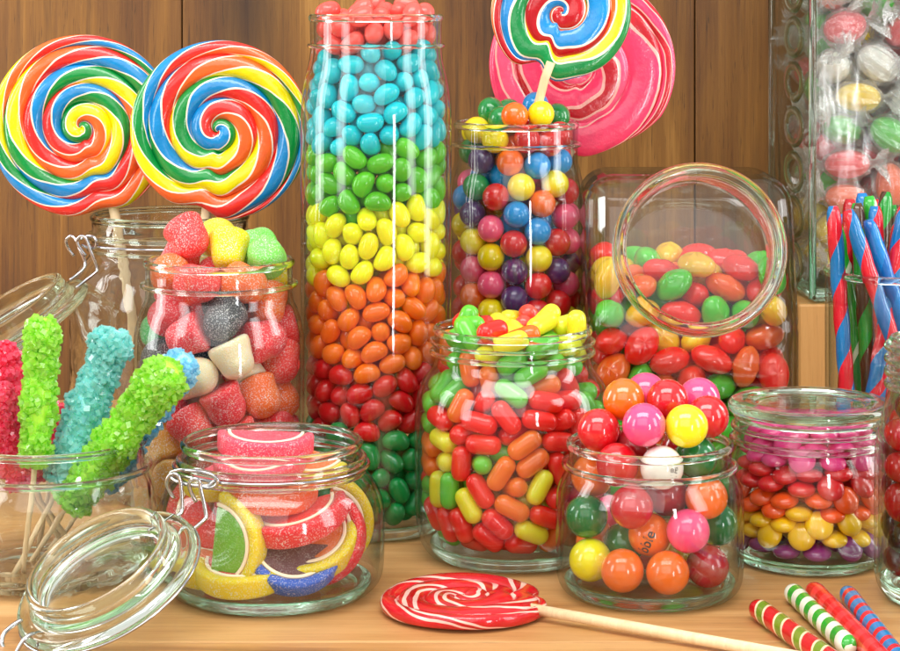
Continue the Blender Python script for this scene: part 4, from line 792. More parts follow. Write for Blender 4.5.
def film(name):
    m, nt, out = newmat(name)
    t = nt.nodes.new('ShaderNodeBsdfTransparent'); t.inputs[0].default_value = (.985,.99,.99,1)
    g = N(nt, 'ShaderNodeBsdfGlossy', Roughness=0.09); d = nt.nodes.new('ShaderNodeBsdfTranslucent'); d.inputs[0].default_value = (.95,.95,.95,1)
    df = nt.nodes.new('ShaderNodeBsdfDiffuse'); df.inputs[0].default_value = (.95,.95,.95,1)
    n = noise(nt, 260, 3); bp = N(nt, 'ShaderNodeBump', Strength=0.9, Distance=0.002); nt.links.new(n.outputs[0], bp.inputs['Height']); nt.links.new(bp.outputs[0], g.inputs['Normal'])
    m1 = nt.nodes.new('ShaderNodeMixShader'); m1.inputs[0].default_value = .5; nt.links.new(d.outputs[0], m1.inputs[1]); nt.links.new(df.outputs[0], m1.inputs[2])
    m2 = nt.nodes.new('ShaderNodeMixShader'); m2.inputs[0].default_value = .20; nt.links.new(t.outputs[0], m2.inputs[1]); nt.links.new(m1.outputs[0], m2.inputs[2])
    lf = N(nt, 'ShaderNodeLayerWeight', Blend=0.5); nt.links.new(bp.outputs[0], lf.inputs['Normal'])
    fr = N(nt, 'ShaderNodeMath', operation='MULTIPLY_ADD'); fr.inputs[1].default_value = .45; fr.inputs[2].default_value = .05; nt.links.new(lf.outputs['Facing'], fr.inputs[0])
    m3 = nt.nodes.new('ShaderNodeMixShader'); nt.links.new(fr.outputs[0], m3.inputs[0]); nt.links.new(m2.outputs[0], m3.inputs[1]); nt.links.new(g.outputs[0], m3.inputs[2])
    nt.links.new(m3.outputs[0], out.inputs[0]); return m
FILM = film('clear_wrapper_film')

def variants(me, mats):
    out = {}
    for k, m in mats.items():
        c = me.copy(); c.materials.clear(); c.materials.append(m); out[k] = c
    return out
def unpack(rows): return [tuple(v / 1e4 for v in r[:3]) + tuple(v / 100. for v in r[3:]) for r in rows]
def pxof(v): return 450 + v.x * F / v.y, (EYE - v.z) * F / v.y
def nearest(lst, px, py):
    return min(lst, key=lambda c: (c[0]-px)**2 + (c[1]-py)**2)[2]
SPAWNED = {}
def tell_apart(objs, what, where, same, words):
    """name each piece by its own colour and by the neighbours it is seen against"""
    seen = [(pxof(o.location), o, words[i]) for i, o in enumerate(objs)]
    for (p, o, k) in seen:
        near = {}
        for (q, o2, k2) in seen:
            if o2 is o or o2.location.y > o.location.y + .012: continue
            dx, dy = q[0]-p[0], q[1]-p[1]; d = math.hypot(dx, dy)
            if d < same*.35 or d > same*1.6: continue
            side = ('right of' if dx < 0 else 'left of') if abs(dx) > abs(dy) else ('below' if dy < 0 else 'above')
            if side not in near or d < near[side][0]: near[side] = (d, k2)
        bits = [f'{s_} {"an" if near[s_][1][0] in "aeiou" else "a"} {near[s_][1]} one' for s_ in ('below', 'left of', 'right of', 'above') if s_ in near]
        txt = f'{k} {what} {where}'
        for b_ in bits:
            if len((txt + ', ' + b_).split()) <= 16: txt += ', ' + b_
        o['label'] = txt
def spawn(key, name, protos, colour_fn, label_fn, cat, group, extra=None, near=None, word_of=lambda k: k):
    base = J[key].location; out = []; o_words = []
    rv = random.Random(17)
    for i, row in enumerate(unpack(DATA[key])):
        v = J[key].rotation_euler.to_matrix() @ Vector(row[:3]) + base; px, py = pxof(v)
        k = colour_fn(v, px, py)
        o = link(name, protos[k]); o.location = v; o.rotation_mode = 'QUATERNION'; o.rotation_quaternion = Quaternion(row[3:]).normalized()
        o.scale = [rv.uniform(.965, 1.02) for _ in range(3)] if key != 'wrap' else (1, 1, 1)
        tag(o, label_fn(k), cat, group)
        if extra: extra(o, i)
        out.append(o); o_words.append(word_of(k))
    SPAWNED[key] = out
    if near: tell_apart(out, *near, o_words)
    return out
def L_(h, f=1.0): return tuple(c*f for c in srgb(h))
RED, ORG, YEL, GRN, BLU, PNK, VIO = L_('d8141c'), L_('f96a10'), L_('fbe008'), L_('0a9a3c'), L_('0a90d8'), L_('fb5a86'), L_('4c2468')

# jelly beans, banded by height
bean = ellipsoid(.0104, .0076, .0074, fn=bean_fn, name='jelly_bean')
bc = {'coral': ('ff5c54', .5), 'teal': ('10bcc8', .4), 'green': ('58b41c', .3), 'yellow': ('f2e41c', .3), 'orange': ('ff7214', .3), 'dark red': ('c41218', .3), 'deep green': ('069048', .35)}
bp_ = variants(bean, {k: jelly('bean_' + k.replace(' ', '_'), L_(h, 1.12), trans=.05, rough=.2, sss=.85, mott=.12, bmp=.12, coat=.35) for k, (h, s) in bc.items()})
def bean_col(v, px, py):
    z = v.z + .0045*math.sin(v.x*70 + v.y*23) + .003*math.sin(v.y*130)
    if z > .3625: return 'coral'
    if z > .2900: return 'teal'
    if z > .2435: return 'green'
    if z > .1935: return 'yellow'
    if z > .1260: return 'orange'
    if z > .0800: return 'dark red'
    return 'deep green'
where = {'coral': 'heaped at the mouth of the tallest jar', 'teal': 'in the band under the coral ones of the tallest jar', 'green': 'in the bright green band of the tallest jar',
         'yellow': 'in the middle yellow band of the tallest jar', 'orange': 'in the orange band of the tallest jar', 'dark red': 'in the band under the orange ones of the tallest jar', 'deep green': 'in the lowest band of the tallest jar'}
def one_mass(key, rows, protos, colour_fn, name, label, cat):
    keys = list(protos); vs = []; fs = []; mi = []
    for row in unpack(rows):
        v = Vector(row[:3]) + J[key].location; k = colour_fn(v, *pxof(v)); me = protos[k]; q = Quaternion(row[3:]).normalized(); b = len(vs)
        vs += [q @ p.co + v - J[key].location for p in me.vertices]
        for f in me.polygons: fs.append([b + i for i in f.vertices]); mi.append(keys.index(k))
    me = mesh(name, vs, fs, mats=mi, fix=False)
    o = link(name, me, [protos[k].materials[0] for k in keys]); o.location = J[key].location
    return tag(o, label, cat, None, 'stuff')
if DATA.get('tall_rest'): one_mass('tall', DATA['tall_rest'], bp_, bean_col, 'jelly_bean_filling', 'remaining jelly beans half hidden between the others in the tallest jar', 'jelly beans')
spawn('tall', 'jelly_bean', bp_, bean_col, lambda k: f'{k} jelly bean {where[k]}', 'jelly bean', 'jelly beans in the tallest jar')

# small gumballs
gb = ellipsoid(.0111, .0111, .0111, 32, 20, name='gumball')
GM = {'red': coat_candy('gum_red', RED), 'orange': coat_candy('gum_orange', ORG), 'yellow': coat_candy('gum_yellow', YEL), 'green': coat_candy('gum_green', L_('0a9040')),
      'blue': coat_candy('gum_blue', BLU), 'pink': coat_candy('gum_pink', PNK), 'violet': coat_candy('gum_violet', VIO)}
cn = {'B':'blue','P':'pink','Y':'yellow','G':'green','V':'violet','O':'orange','R':'red'}
def zl(s, ox, oy, sx):
    out = []
    for t in s.split():
        a, b, c = t.split(','); out.append((ox + float(a)/sx, oy + float(b)/sx, c))
    return out
gl = zl('125,68,B 162,75,P 215,55,Y 245,35,G 277,48,V 222,80,G 290,95,O 338,65,B 385,85,G 348,108,Y 185,132,Y 250,138,Y 315,150,R 375,150,R 140,130,P 155,187,G 215,195,V 278,203,O 337,213,B 165,240,P 215,248,B 277,260,Y 336,265,P 385,265,Y 130,288,B 177,296,G 236,308,R 300,318,V 362,318,O 410,318,R 143,345,V 203,358,P 250,352,B 272,388,B 335,370,B 388,372,P 162,402,Y 219,420,Y 305,440,R 360,420,R 408,425,P 136,465,R 188,470,Y 252,470,B 332,494,Y 376,476,V 130,510,G 158,515,P 217,522,P 272,524,V 360,536,R 408,520,P 183,568,O 247,573,V 304,575,B 340,580,Y 390,570,R 211,612,Y 269,612,Y 153,605,R 135,560,R 330,612,R 370,610,Y', 410, 80, 2.605)
spawn('back', 'gumball', variants(gb, GM), lambda v, px, py: cn[nearest(gl, px, py)], lambda k: f'small {k} gumball in the slim jar beside the tallest jar', 'gumball', 'small gumballs in the slim jar', near=('gumball', 'in slim jar', 27))

# fruit capsules
cp = capsule(.0130, .0070)
cm = {'red': ('f2261e'), 'orange': ('ff701c'), 'yellow': ('ffdc34'), 'green': ('60bc38'), 'pink': ('ff4c40')}
cpm = variants(cp, {k: jelly('capsule_' + k, L_(h, 1.15), trans=.12, rough=.22, sss=1.0, coat=.5) for k, h in cm.items()})
ml_ = zl('80,85,O 145,100,G 185,55,R 230,75,Y 270,60,P 300,75,Y 380,60,Y 180,105,Y 280,100,O 330,105,G 380,95,Y 350,140,G 265,180,G 330,185,O 190,180,O 75,240,G 35,265,R 140,255,O 150,215,R 45,310,O 95,320,Y 165,300,R 85,280,R 30,365,O 85,380,Y 100,350,O 130,360,R 200,365,G 265,350,O 300,350,O 350,250,R 295,285,R 235,300,R 395,250,G 310,320,Y 325,380,R 75,410,G 50,435,Y 105,430,G 140,460,Y 180,445,R 220,425,O 285,435,Y 240,465,O 285,475,Y 180,410,G 35,465,G 165,500,G 60,515,R 100,500,R 230,505,O 280,520,Y 40,545,Y 110,565,G 160,575,R 215,590,R 270,570,R 300,590,R 200,540,R 340,340,R 340,540,O 320,520,R 345,480,R 30,400,R 30,290,G 380,180,R 390,330,R 380,430,R 370,280,R 240,390,O', 410, 300, 2.325)
spawn('mid', 'fruit_capsule', cpm, lambda v, px, py: cn[nearest(ml_, px, py)], lambda k: f'{ {"pink":"light red"}.get(k,k) } capsule candy in the round shouldered jar', 'candy', 'capsule candies in the round shouldered jar', near=('capsule', 'in capsule jar', 28), word_of=lambda k: {'pink': 'coral'}.get(k, k))

# chocolate lentils
le = ellipsoid(.0100, .0100, .0052, 32, 14, name='chocolate_lentil')
lmx = variants(le, {k: coat_candy('lentil_' + k, L_(h), .24, .2, .4) for k, h in {'pink':'f0388c','red':'d81c24','orange':'fb5a14','yellow':'fcc810','purple':'82206e'}.items()})
def len_col(v, px, py):
    z = v.z + .0022*math.sin(v.x*90+1) + .0015*math.sin(v.y*60)
    return 'purple' if z < .0215 else 'yellow' if z < .0405 else 'orange' if z < .0560 else 'red' if z < .0735 else 'pink'
rl = random.Random(9); rows = []; zc = .0165; lay = 0
while zc < .0965:                                        # the lentils settle nearly flat, layer upon layer
    outer_ring = .0440 if zc < .062 else .0440 - (zc - .062) * .26
    for ring, howmany in ((outer_ring, 13 if outer_ring > .041 else 12), (outer_ring - .0205, 7)):
        for q in range(howmany):
            a = 2*PI*(q + .5*(lay % 2) + rl.uniform(-.10, .10)) / howmany + ring*40
            if math.sin(a) > .35 and ring > .03: continue
            steep = rl.random() < .22 and ring > .03
            tilt = rl.uniform(.9, 1.25) if steep else rl.uniform(-.1, .42)
            e_ = Quaternion(Vector((-math.sin(a), math.cos(a), 0)), tilt) @ Quaternion((0, 0, 1), rl.uniform(0, 6))
            rows.append((int((ring + (.0035 if steep else 0))*math.cos(a)*1e4), int((ring + (.0035 if steep else 0))*math.sin(a)*1e4), int((zc + rl.uniform(-.0012, .0012) + (.002 if steep else 0))*1e4), int(e_.w*100), int(e_.x*100), int(e_.y*100), int(e_.z*100)))
    zc += .0088; lay += 1
DATA['choc'] = rows
spawn('choc', 'chocolate_lentil', lmx, len_col, lambda k: f'{k} sugar-coated chocolate lentil in the {k} band of the low lidded jar', 'candy', 'chocolate lentils in the low lidded jar')

# gumdrops
gd = gumdrop()
dm = {'orange': 'ff6a1e', 'red': 'ff3838', 'yellow': 'ffdc00', 'green': '38b054', 'light green': '78d458', 'black': '2c3036', 'white': 'f6dcb4', 'dark red': 'e42c3c', 'gold': 'd89a24'}
gdm = variants(gd, {k: sugared('gumdrop_' + k.replace(' ', '_'), L_(h, 1.15), .8) for k, h in dm.items()})
dn = {'O':'orange','R':'red','Y':'yellow','G':'green','L':'light green','K':'black','W':'white','D':'dark red','A':'gold'}
dl = zl('120,150,O 205,125,R 340,110,Y 475,130,L 265,220,R 165,260,D 430,225,O 495,290,O 320,310,K 530,190,Y 350,190,R 90,410,G 110,450,K 220,390,D 290,460,K 412,390,D 540,420,D 455,520,W 360,580,O 240,590,W 555,600,G 560,510,R 470,620,O 150,690,D 130,890,A 440,690,D 550,680,O 240,800,R 580,720,D 320,690,D 350,730,R', 130, 220, 3.617)
spawn('drop', 'gumdrop', gdm, lambda v, px, py: dn[nearest(dl, px, py)], lambda k: f'{"cream" if k=="white" else k} sugared gumdrop in the jar behind the rock candy', 'gumdrop', 'gumdrops in the jar behind the rock candy', near=('gumdrop', 'in jar', 42), word_of=lambda k: {'white': 'cream', 'dark red': 'crimson', 'light green': 'lime'}.get(k, k))

# oval hard sweets in the cookie jar
hz = ellipsoid(.0168, .0120, .0104, 32, 20, fn=lozenge_fn, name='oval_sweet')
hm = variants(hz, {k: jelly('oval_' + k, L_(h, 1.2), trans=.14, rough=.12, sss=1.0, bmp=.3, bscale=60) for k, h in {'red':'ff2418','orange':'ff6420','yellow':'ffb21e','green':'50b434'}.items()})
sl = zl('220,262,G 268,290,R 262,330,O 320,258,Y 408,257,R 468,235,Y 535,255,G 385,315,Y 493,297,R 335,320,G 295,372,G 350,398,R 450,400,G 440,355,O 505,355,R 150,440,G 130,380,R 130,320,Y 120,260,R 150,495,R 260,510,R 260,460,Y 150,550,O 190,570,G 310,550,R 380,500,Y 470,510,R 590,460,O 590,520,Y 590,575,R 470,560,O 440,590,G 300,600,O 620,380,Y 560,405,Y 400,560,R', 560, 160, 2.711)
spawn('square', 'oval_sweet', hm, lambda v, px, py: cn[nearest(sl, px, py)], lambda k: f'glossy {"amber" if k=="yellow" else k} oval boiled sweet inside the jar with the forward facing mouth', 'sweet', 'oval boiled sweets in the cookie jar', near=('oval sweet', 'in cookie jar', 36), word_of=lambda k: {'yellow': 'amber'}.get(k, k))

# wrapped sweets
wc = ellipsoid(.0204, .0154, .0130, 28, 18, fn=None, name='wrapped_sweet')
wm = variants(wc, {k: jelly('wrapped_' + k, L_(h, 1.1), trans=.1, rough=.18, sss=.5) for k, h in {'red':'e0283c','orange':'f9601c','yellow':'f8d020','green':'3cb428','clear':'e6e4dc','dark':'4c4c4c'}.items()})
wl = zl('178,130,G 395,30,G 330,170,O 280,240,Y 262,300,R 300,425,G 435,400,G 340,520,R 290,585,G 160,390,R 200,460,R 165,500,O 400,475,R 200,0,O 420,180,R 390,130,K 260,90,R 360,300,G 150,30,Y 330,20,C 150,300,C 160,580,G 400,260,C 230,700,Y 160,720,Y 250,760,Y 160,860,Y 190,960,C 300,950,Y 170,900,Y 210,640,C', 760, 0, 3.257)
wn_ = {'G':'green','O':'orange','Y':'yellow','R':'red','K':'dark','C':'clear'}
WR = [wrapper_mesh(s) for s in (1, 2, 3)]
for m_ in WR: m_.materials.append(FILM)
rw = random.Random(23)
def wrap_col(v, px, py):
    a = min(wl, key=lambda c: (c[0]-px)**2 + (c[1]-py)**2); far = math.hypot(a[0]-px, a[1]-py)
    return wn_[a[2]] if far < 13 or py > 215 else rw.choice(['red', 'red', 'orange', 'yellow', 'clear', 'clear', 'green'])
spawn('wrap', 'wrapped_sweet', wm, wrap_col, lambda k: f'{"smoky" if k=="dark" else k} boiled sweet twisted in clear film, in the square dimpled jar', 'wrapped sweet', 'film wrapped sweets in the square dimpled jar',
      extra=lambda o, i: link('wrapper', WR[i % 3], None, o), near=('wrapped sweet', 'in film', 48), word_of=lambda k: {'dark': 'smoky', 'clear': 'whitish'}.get(k, k))

# dark red sweets in the bottle at the right edge
eb = ellipsoid(.0135, .0115, .0105, fn=None, name='red_sweet')
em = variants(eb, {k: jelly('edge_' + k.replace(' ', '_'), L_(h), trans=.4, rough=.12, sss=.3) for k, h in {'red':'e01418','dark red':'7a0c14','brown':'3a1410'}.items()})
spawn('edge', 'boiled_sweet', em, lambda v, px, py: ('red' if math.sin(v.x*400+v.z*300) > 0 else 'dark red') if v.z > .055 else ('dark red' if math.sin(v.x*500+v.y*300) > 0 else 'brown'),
      lambda k: f'{k} boiled sweet in the ridged neck bottle at the right edge', 'sweet', 'boiled sweets in the ridged neck bottle')

# ------------------------------------------------------------------ lollipops
def spiral(Rd, w, t, pitch, cyc=1, turns_dir=1, kink=-90, kink_amp=.0, start=0.35, phase=0.0, end_at=-80, name='swirl', n=22, seed=0):
    """a pulled-sugar rope wound into a disc in the local xz plane, its face towards -y.
    w: rope half width, t: half thickness, pitch: length of one colour cycle"""
    Lq = 3.0; pr = 2 * w                                 # radial step per turn; it dies out so that the outline closes to a circle
    def grow(th, t1): return th if th < t1 else t1 + Lq * (1 - math.exp(-(th - t1) / Lq))
    t1 = Rd / pr * 2 * PI - Lq * .93; th_end = t1 + 2.65 * Lq
    B = lambda th: 0.0 if th < 0 else pr * grow(th, t1) / (2*PI)
    gain = Rd / B(th_end)
    N_ = int(th_end / (2*PI) * 90)
    vs = []; fs = []; uv = []; arc = 0; prev = None; ph = []
    a_end = R(end_at)
    for i in range(N_ + 1):
        q = i / N_; th = start + (th_end - start) * q
        bo, bi = B(th) * gain, B(th - 2*PI) * gain
        rc = (bo + bi) / 2; ww = max(.0006, (bo - bi) / 2) * 1.03; tt = t * min(1, .55 + .45 * ww / w)
        left = th_end - th
        if left < .5: k = left / .5; ww *= .15 + .85 * k; tt *= .4 + .6 * k; rc = bi + ww
        ang = a_end + turns_dir * (th - th_end)
        dk = (math.degrees(ang) - kink + 180) % 360 - 180
        wob = 1 + kink_amp * math.exp(-(dk/17)**2) * math.sin(dk / 17 * 1.6) * 1.6 - kink_amp * .9 * math.exp(-(dk/14)**2)
        rc *= wob
        c = Vector((rc*math.cos(ang), 0, rc*math.sin(ang)))
        if prev is not None: arc += (c - prev).length
        prev = c
        er = Vector((math.cos(ang), 0, math.sin(ang)))
        for k in range(n):
            psi = 2*PI*k/n
            cx, sx = math.cos(psi), math.sin(psi)
            sc_ = abs(sx) ** .92 * (1 if sx > 0 else -1); cc_ = abs(cx) ** .9 * (1 if cx > 0 else -1)
            p = c + er * (ww * 1.06 * cc_) + Vector((0, -tt * sc_, 0))
            p.y -= .0006 * math.sin(th * 2.3 + seed)
            vs.append(p)
        ph.append(phase - turns_dir * arc / pitch * 1.0 if cyc > 0 else phase + turns_dir * arc / pitch)
    for i in range(N_):
        for k in range(n):
            fs.append((i*n+k, i*n+(k+1) % n, (i+1)*n+(k+1) % n, (i+1)*n+k))
            u = lambda ii, kk: (kk / n + ph[ii] + 50, 0.5)
            uv += [u(i, k), u(i, k+1), u(i+1, k+1), u(i+1, k)]
    fs.append(tuple(range(n-1, -1, -1))); uv += [(ph[0]+50, .5)] * n
    fs.append(tuple(N_*n + k for k in range(n))); uv += [(ph[-1]+50, .5)] * n
    return mesh(name, vs, fs, uvs=uv, fix=False)
LR, LO, LY, LG, LB = srgb('e22c28'), srgb('f4662a'), srgb('ecdc08'), srgb('068c3c'), srgb('0c86c8')
LW = srgb('f8ead8')
def lolly(label, centre, Rd, w, t, mat, stick, tilt=(0, 0, 0), group=None, srad=.0026, **kw):
    o = thing('lollipop', label, 'lollipop', centre, group)
    o.rotation_euler = [R(a) for a in tilt]
    me = spiral(Rd, w, t, **kw)
    link('candy_disc', me, mat, o)
    M = (Matrix.Translation(centre) @ o.rotation_euler.to_matrix().to_4x4()).inverted()
    pts = [M @ Vector(p) for p in stick]
    link('stick', tube(pts, srad, 14, 'stick'), STICKWOOD, o)
    return o
SW1 = stripes('swirl_yorbg', [LY, LO, LR, LB, LG], .022, LW, wob=.12)
SW2 = stripes('swirl_ygbro', [LY, LG, LB, LR, LO], .022, LW, wob=.12)
SW3 = stripes('swirl_middle', [srgb('1488cc'), srgb('0a8a44'), srgb('f4d818'), srgb('f46a20'), srgb('b8101c')], .028, LW, wob=.12, widths=[1.5, 1.2, .8, .7, 1.3])
c1 = P(82, 127, 1.785)
lolly('left rainbow lollipop with yellow centre curl, standing in the empty clip jar', c1, .0755, .0077, .0078, SW1,
      [P(112, 200, 1.787), P(118, 232, 1.79), P(134, 330, 1.80), P(150, 440, 1.805), P(158, 492, 1.81)], srad=.0040, group='rainbow swirl lollipops in the clip jar',
      pitch=.20, phase=.60, end_at=-55, kink=-70, kink_amp=.05, turns_dir=-1, cyc=1)
c2 = P(219, 130, 1.757)
lolly('right rainbow lollipop with a blue and green looped centre, overlapping the left one', c2, .0725, .0086, .0084, SW2,
      [P(207, 205, 1.760), P(204, 232, 1.765), P(197, 330, 1.79), P(190, 488, 1.82)], srad=.0040, group='rainbow swirl lollipops in the clip jar',
      pitch=.20, phase=.05, end_at=-95, kink=-98, kink_amp=.07, turns_dir=-1, cyc=1, seed=2)
c3 = P(562, 12, 1.775)
lolly('rainbow lollipop with dark red centre and blue curl, in front of the pink one', c3, .0575, .0100, .0058, SW3,
      [P(551, 62, 1.768), P(545, 78, 1.770), P(538, 105, 1.774), P(529, 140, 1.78)], srad=.0036, group=None,
      pitch=.577, phase=.55, end_at=-100, kink=-108, kink_amp=.13, turns_dir=1, cyc=-1, seed=1)
PKC = stripes('pink_swirl', [srgb('f8406c'), srgb('f9557c'), srgb('c41c2c'), srgb('f8406c'), srgb('c41c2c')], .028, srgb('f8b4a8'), wob=.20, widths=[2.0, 1.0, .7, .9, .8])
c4 = P(581, 66, 1.865)
lolly('biggest lollipop, pink with dark red and cream swirls', c4, .0800, .0150, .0052, PKC,
      [P(572, 150, 1.862), P(560, 170, 1.855), P(548, 230, 1.845)], srad=.0034, pitch=.52, phase=.1, end_at=-60, kink=-100, kink_amp=.06, turns_dir=-1, cyc=1, seed=3)
RDS = stripes('red_swirl', [srgb('c40e1c'), srgb('b80c1a'), srgb('d01424'), srgb('b80c1a')], .05, srgb('f6c4b8'), wob=.35, widths=[2.2, .8, 1.5, .6], rough=.12)
c5 = G(464, 601, .0062)
o = thing('lollipop', 'flat red lollipop with thin white swirls lying on the table in front', 'lollipop', c5)
me = spiral(.0560, .0090, .0062, pitch=.15, phase=.1, end_at=20, kink=12, kink_amp=.08, turns_dir=1, cyc=-1)
me.transform(Matrix.Rotation(R(-90), 4, 'X'))
dk = link('candy_disc', me, RDS, o)
pa, pb = G(516, 606, .0075), G(780, 654, .0045)
d = (pb - pa)
link('stick', tube([pa - c5, pa + d*.5 - c5, pb + d * .08 - c5], .0037, 18, 'stick', rad=lambda q: .92 + .1*q), STICKWOOD, o)

# ------------------------------------------------------------------ rock candy sticks
def crystals(pts, r, n, seed, size=(.0014, .0042)):
    rr = random.Random(seed); bm = bmesh.new()
    pts = curve_smooth(pts, 6); Lt = len(pts)
    prof = [rr.uniform(.82, 1.15) for _ in range(14)]
    def rad(q):
        a = q*13; i = int(a); b_ = prof[min(i, 13)]*(1-a+i) + prof[min(i+1, 13)]*(a-i)
        return r * b_ * min(1, (.55 + q*7), (.62 + (1-q)*8))
    core = tube(pts, r*.80, 12, 'core', rad=lambda q: rad(q)/r)
    for p in core.polygons: p.use_smooth = True
    for k in range(n):
        q = rr.random(); p = pts[min(Lt-1, int(q*Lt))].lerp(pts[min(Lt-1, int(q*Lt)+1)], (q*Lt) % 1)
        t = (pts[min(Lt-1, int(q*Lt)+1)] - pts[max(0, int(q*Lt)-1)]).normalized()
        s = t.cross(Vector((0,1,0))).normalized(); u = s.cross(t)
        a = rr.uniform(0, 2*PI); d = s*math.cos(a) + u*math.sin(a)
        c = p + d * rad(q) * rr.uniform(.72, .98); sz = rr.uniform(*size)
        M = Matrix.Translation(c) @ Quaternion([rr.gauss(0,1) for _ in range(4)]).normalized().to_matrix().to_4x4() @ Matrix.Diagonal((sz*rr.uniform(.8,1.4), sz*rr.uniform(.8,1.2), sz*rr.uniform(.7,1.1), 1))
        bmesh.ops.create_cube(bm, size=1.0, matrix=M)
    me = bpy.data.meshes.new('crystals'); bm.to_mesh(me); bm.free(); return me, core
def crystal_mat(name, col):
    m, nt, out = newmat(name)
    b = nt.nodes.new('ShaderNodeBsdfPrincipled')
    for k, v in {'Roughness': .05, 'Coat Weight': .8, 'Coat Roughness': .02, 'Specular IOR Level': .8}.items(): b.inputs[k].default_value = v
    n = noise(nt, 300, 2, .6); r = nt.nodes.new('ShaderNodeMix'); r.data_type = 'RGBA'
    r.inputs[6].default_value = (*col, 1); r.inputs[7].default_value = (*[min(1, c ** .6 * .95 + .05) for c in col], 1)
    mm = N(nt, 'ShaderNodeMapRange'); mm.inputs[1].default_value = .38; mm.inputs[2].default_value = .66
    nt.links.new(n.outputs[0], mm.inputs[0]); nt.links.new(mm.outputs[0], r.inputs[0]); nt.links.new(r.outputs[2], b.inputs['Base Color'])
    tl = nt.nodes.new('ShaderNodeBsdfTranslucent'); nt.links.new(r.outputs[2], tl.inputs[0])
    tp = nt.nodes.new('ShaderNodeBsdfTransparent'); tp.inputs[0].default_value = (*[c ** .35 for c in col], 1)
    m1 = nt.nodes.new('ShaderNodeMixShader'); m1.inputs[0].default_value = .42; nt.links.new(b.outputs[0], m1.inputs[1]); nt.links.new(tl.outputs[0], m1.inputs[2])
    m2 = nt.nodes.new('ShaderNodeMixShader'); m2.inputs[0].default_value = .42; nt.links.new(m1.outputs[0], m2.inputs[1]); nt.links.new(tp.outputs[0], m2.inputs[2])
    nt.links.new(m2.outputs[0], out.inputs[0]); return m
def core_mat(name, col): return jelly(name, col, trans=0.0, rough=.2, sss=.9, bmp=.6, bscale=200)
CG, CT, CP, CB = [(crystal_mat(a + '_crystal', L_(h)), core_mat(a + '_core', L_(h))) for a, h in (('lime', 'b8f250'), ('teal', 'a4eeea'), ('pink', 'ff5880'), ('sky', '9ce2f8'))]
def rock(label, top, bot, Y0, Y1, r, mat, n, seed, stick=None, ball=None):
    pts = [P(*top, Y0), P((top[0]*.6+bot[0]*.4), (top[1]*.6+bot[1]*.4), Y0*.6+Y1*.4), P(*bot, Y1)]
    base = pts[-1].copy()
    o = thing('rock_candy_stick', label, 'rock candy', base, 'rock candy sticks in the open jar')
    cm_, co_ = crystals([p - base for p in pts], r, int(n * 2.0), seed)
    link('crystals', cm_, mat[0], o); link('sugar_core', co_, mat[1], o)
    if stick:
        sp_ = [pts[1] - base] + [P(*s) - base for s in stick]
        st = link('stick', tube(sp_, .0019, 10, 'stick'), STICKWOOD, o)
        if ball: link('stick_ball', ellipsoid(.0068, .0068, .0062, 24, 14, name='stick_ball').copy(), STICKWOOD, o).location = P(*ball) - base
    return o
rock('bright lime rock candy stick, upright, left of the teal one', (43, 318), (36, 462), 1.50, 1.50, .0118, CG, 520, 11, [(34, 480, 1.50), (24, 560, 1.50), (22, 584, 1.52)])
rock('pale teal rock candy stick leaning right, in the middle of the jar', (116, 330), (62, 480), 1.535, 1.52, .0150, CT, 640, 12, [(55, 495, 1.525), (10, 582, 1.50)], (8, 582, 1.50))
rock('thick lime rock candy stick leaning far right over the jar rim', (172, 366), (72, 500), 1.49, 1.515, .0160, CG, 760, 13, [(58, 520, 1.53), (12, 590, 1.545)])
rock('sky blue rock candy stick almost hidden behind the leaning lime one', (186, 356), (104, 480), 1.520, 1.545, .0135, CB, 520, 14, [(96, 492, 1.55), (30, 575, 1.58)])
rock('deep pink rock candy stick cut by the left picture edge, upper one', (-8, 345), (22, 470), 1.555, 1.545, .0175, CP, 620, 15, [(30, 490, 1.55), (80, 572, 1.56)])
rock('deep pink rock candy stick low at the left picture edge, lower one', (-14, 392), (30, 478), 1.51, 1.53, .0165, CP, 520, 16, [(40, 500, 1.535), (88, 570, 1.55)])
rock('small piece of pink rock candy seen between the lime and teal sticks', (56, 405), (52, 458), 1.585, 1.575, .0120, CP, 260, 17, [(50, 480, 1.58), (36, 560, 1.585)])

# ------------------------------------------------------------------ sugared fruit slices
def half_disc(r0, r1, th, cx=0.0, n=26, bev=.0016):
    """ring sector (or half disc when r0 is 0) with its straight edge up"""
    bm = bmesh.new(); out = []
    pts = [(r1*math.cos(PI + PI*i/n), r1*math.sin(PI + PI*i/n)) for i in range(n+1)]
    if r0 > 0: pts += [(r0*math.cos(PI + PI*i/n), r0*math.sin(PI + PI*i/n)) for i in range(n, -1, -1)]
    a = [bm.verts.new((x, -th/2, z)) for x, z in pts]; b = [bm.verts.new((x, th/2, z)) for x, z in pts]
    m_ = len(pts)
    if r0 > 0:
        for i in range(n): 
            j = m_-1-i
            bm.faces.new((a[i], a[i+1], a[j-1], a[j])); bm.faces.new((b[j], b[j-1], b[i+1], b[i]))
    else: bm.faces.new(a); bm.faces.new(b[::-1])
    for i in range(m_): bm.faces.new((a[i], b[i], b[(i+1) % m_], a[(i+1) % m_]))
    bmesh.ops.recalc_face_normals(bm, faces=bm.faces)
    eds = [e for e in bm.edges if len(e.link_faces) == 2 and e.calc_face_angle(0) > .9]
    bmesh.ops.bevel(bm, geom=eds, offset=bev, segments=3, affect='EDGES', profile=.5)
    me = bpy.data.meshes.new('slice'); bm.to_mesh(me); bm.free()
    for p in me.polygons: p.use_smooth = True
    return me
Rs = .0325; TH = .0140
flesh_me = half_disc(0, Rs*.725, TH*.95); pith_me = half_disc(Rs*.720, Rs*.79, TH*.97, bev=.0005); rind_me = half_disc(Rs*.785, Rs, TH, bev=.0026)
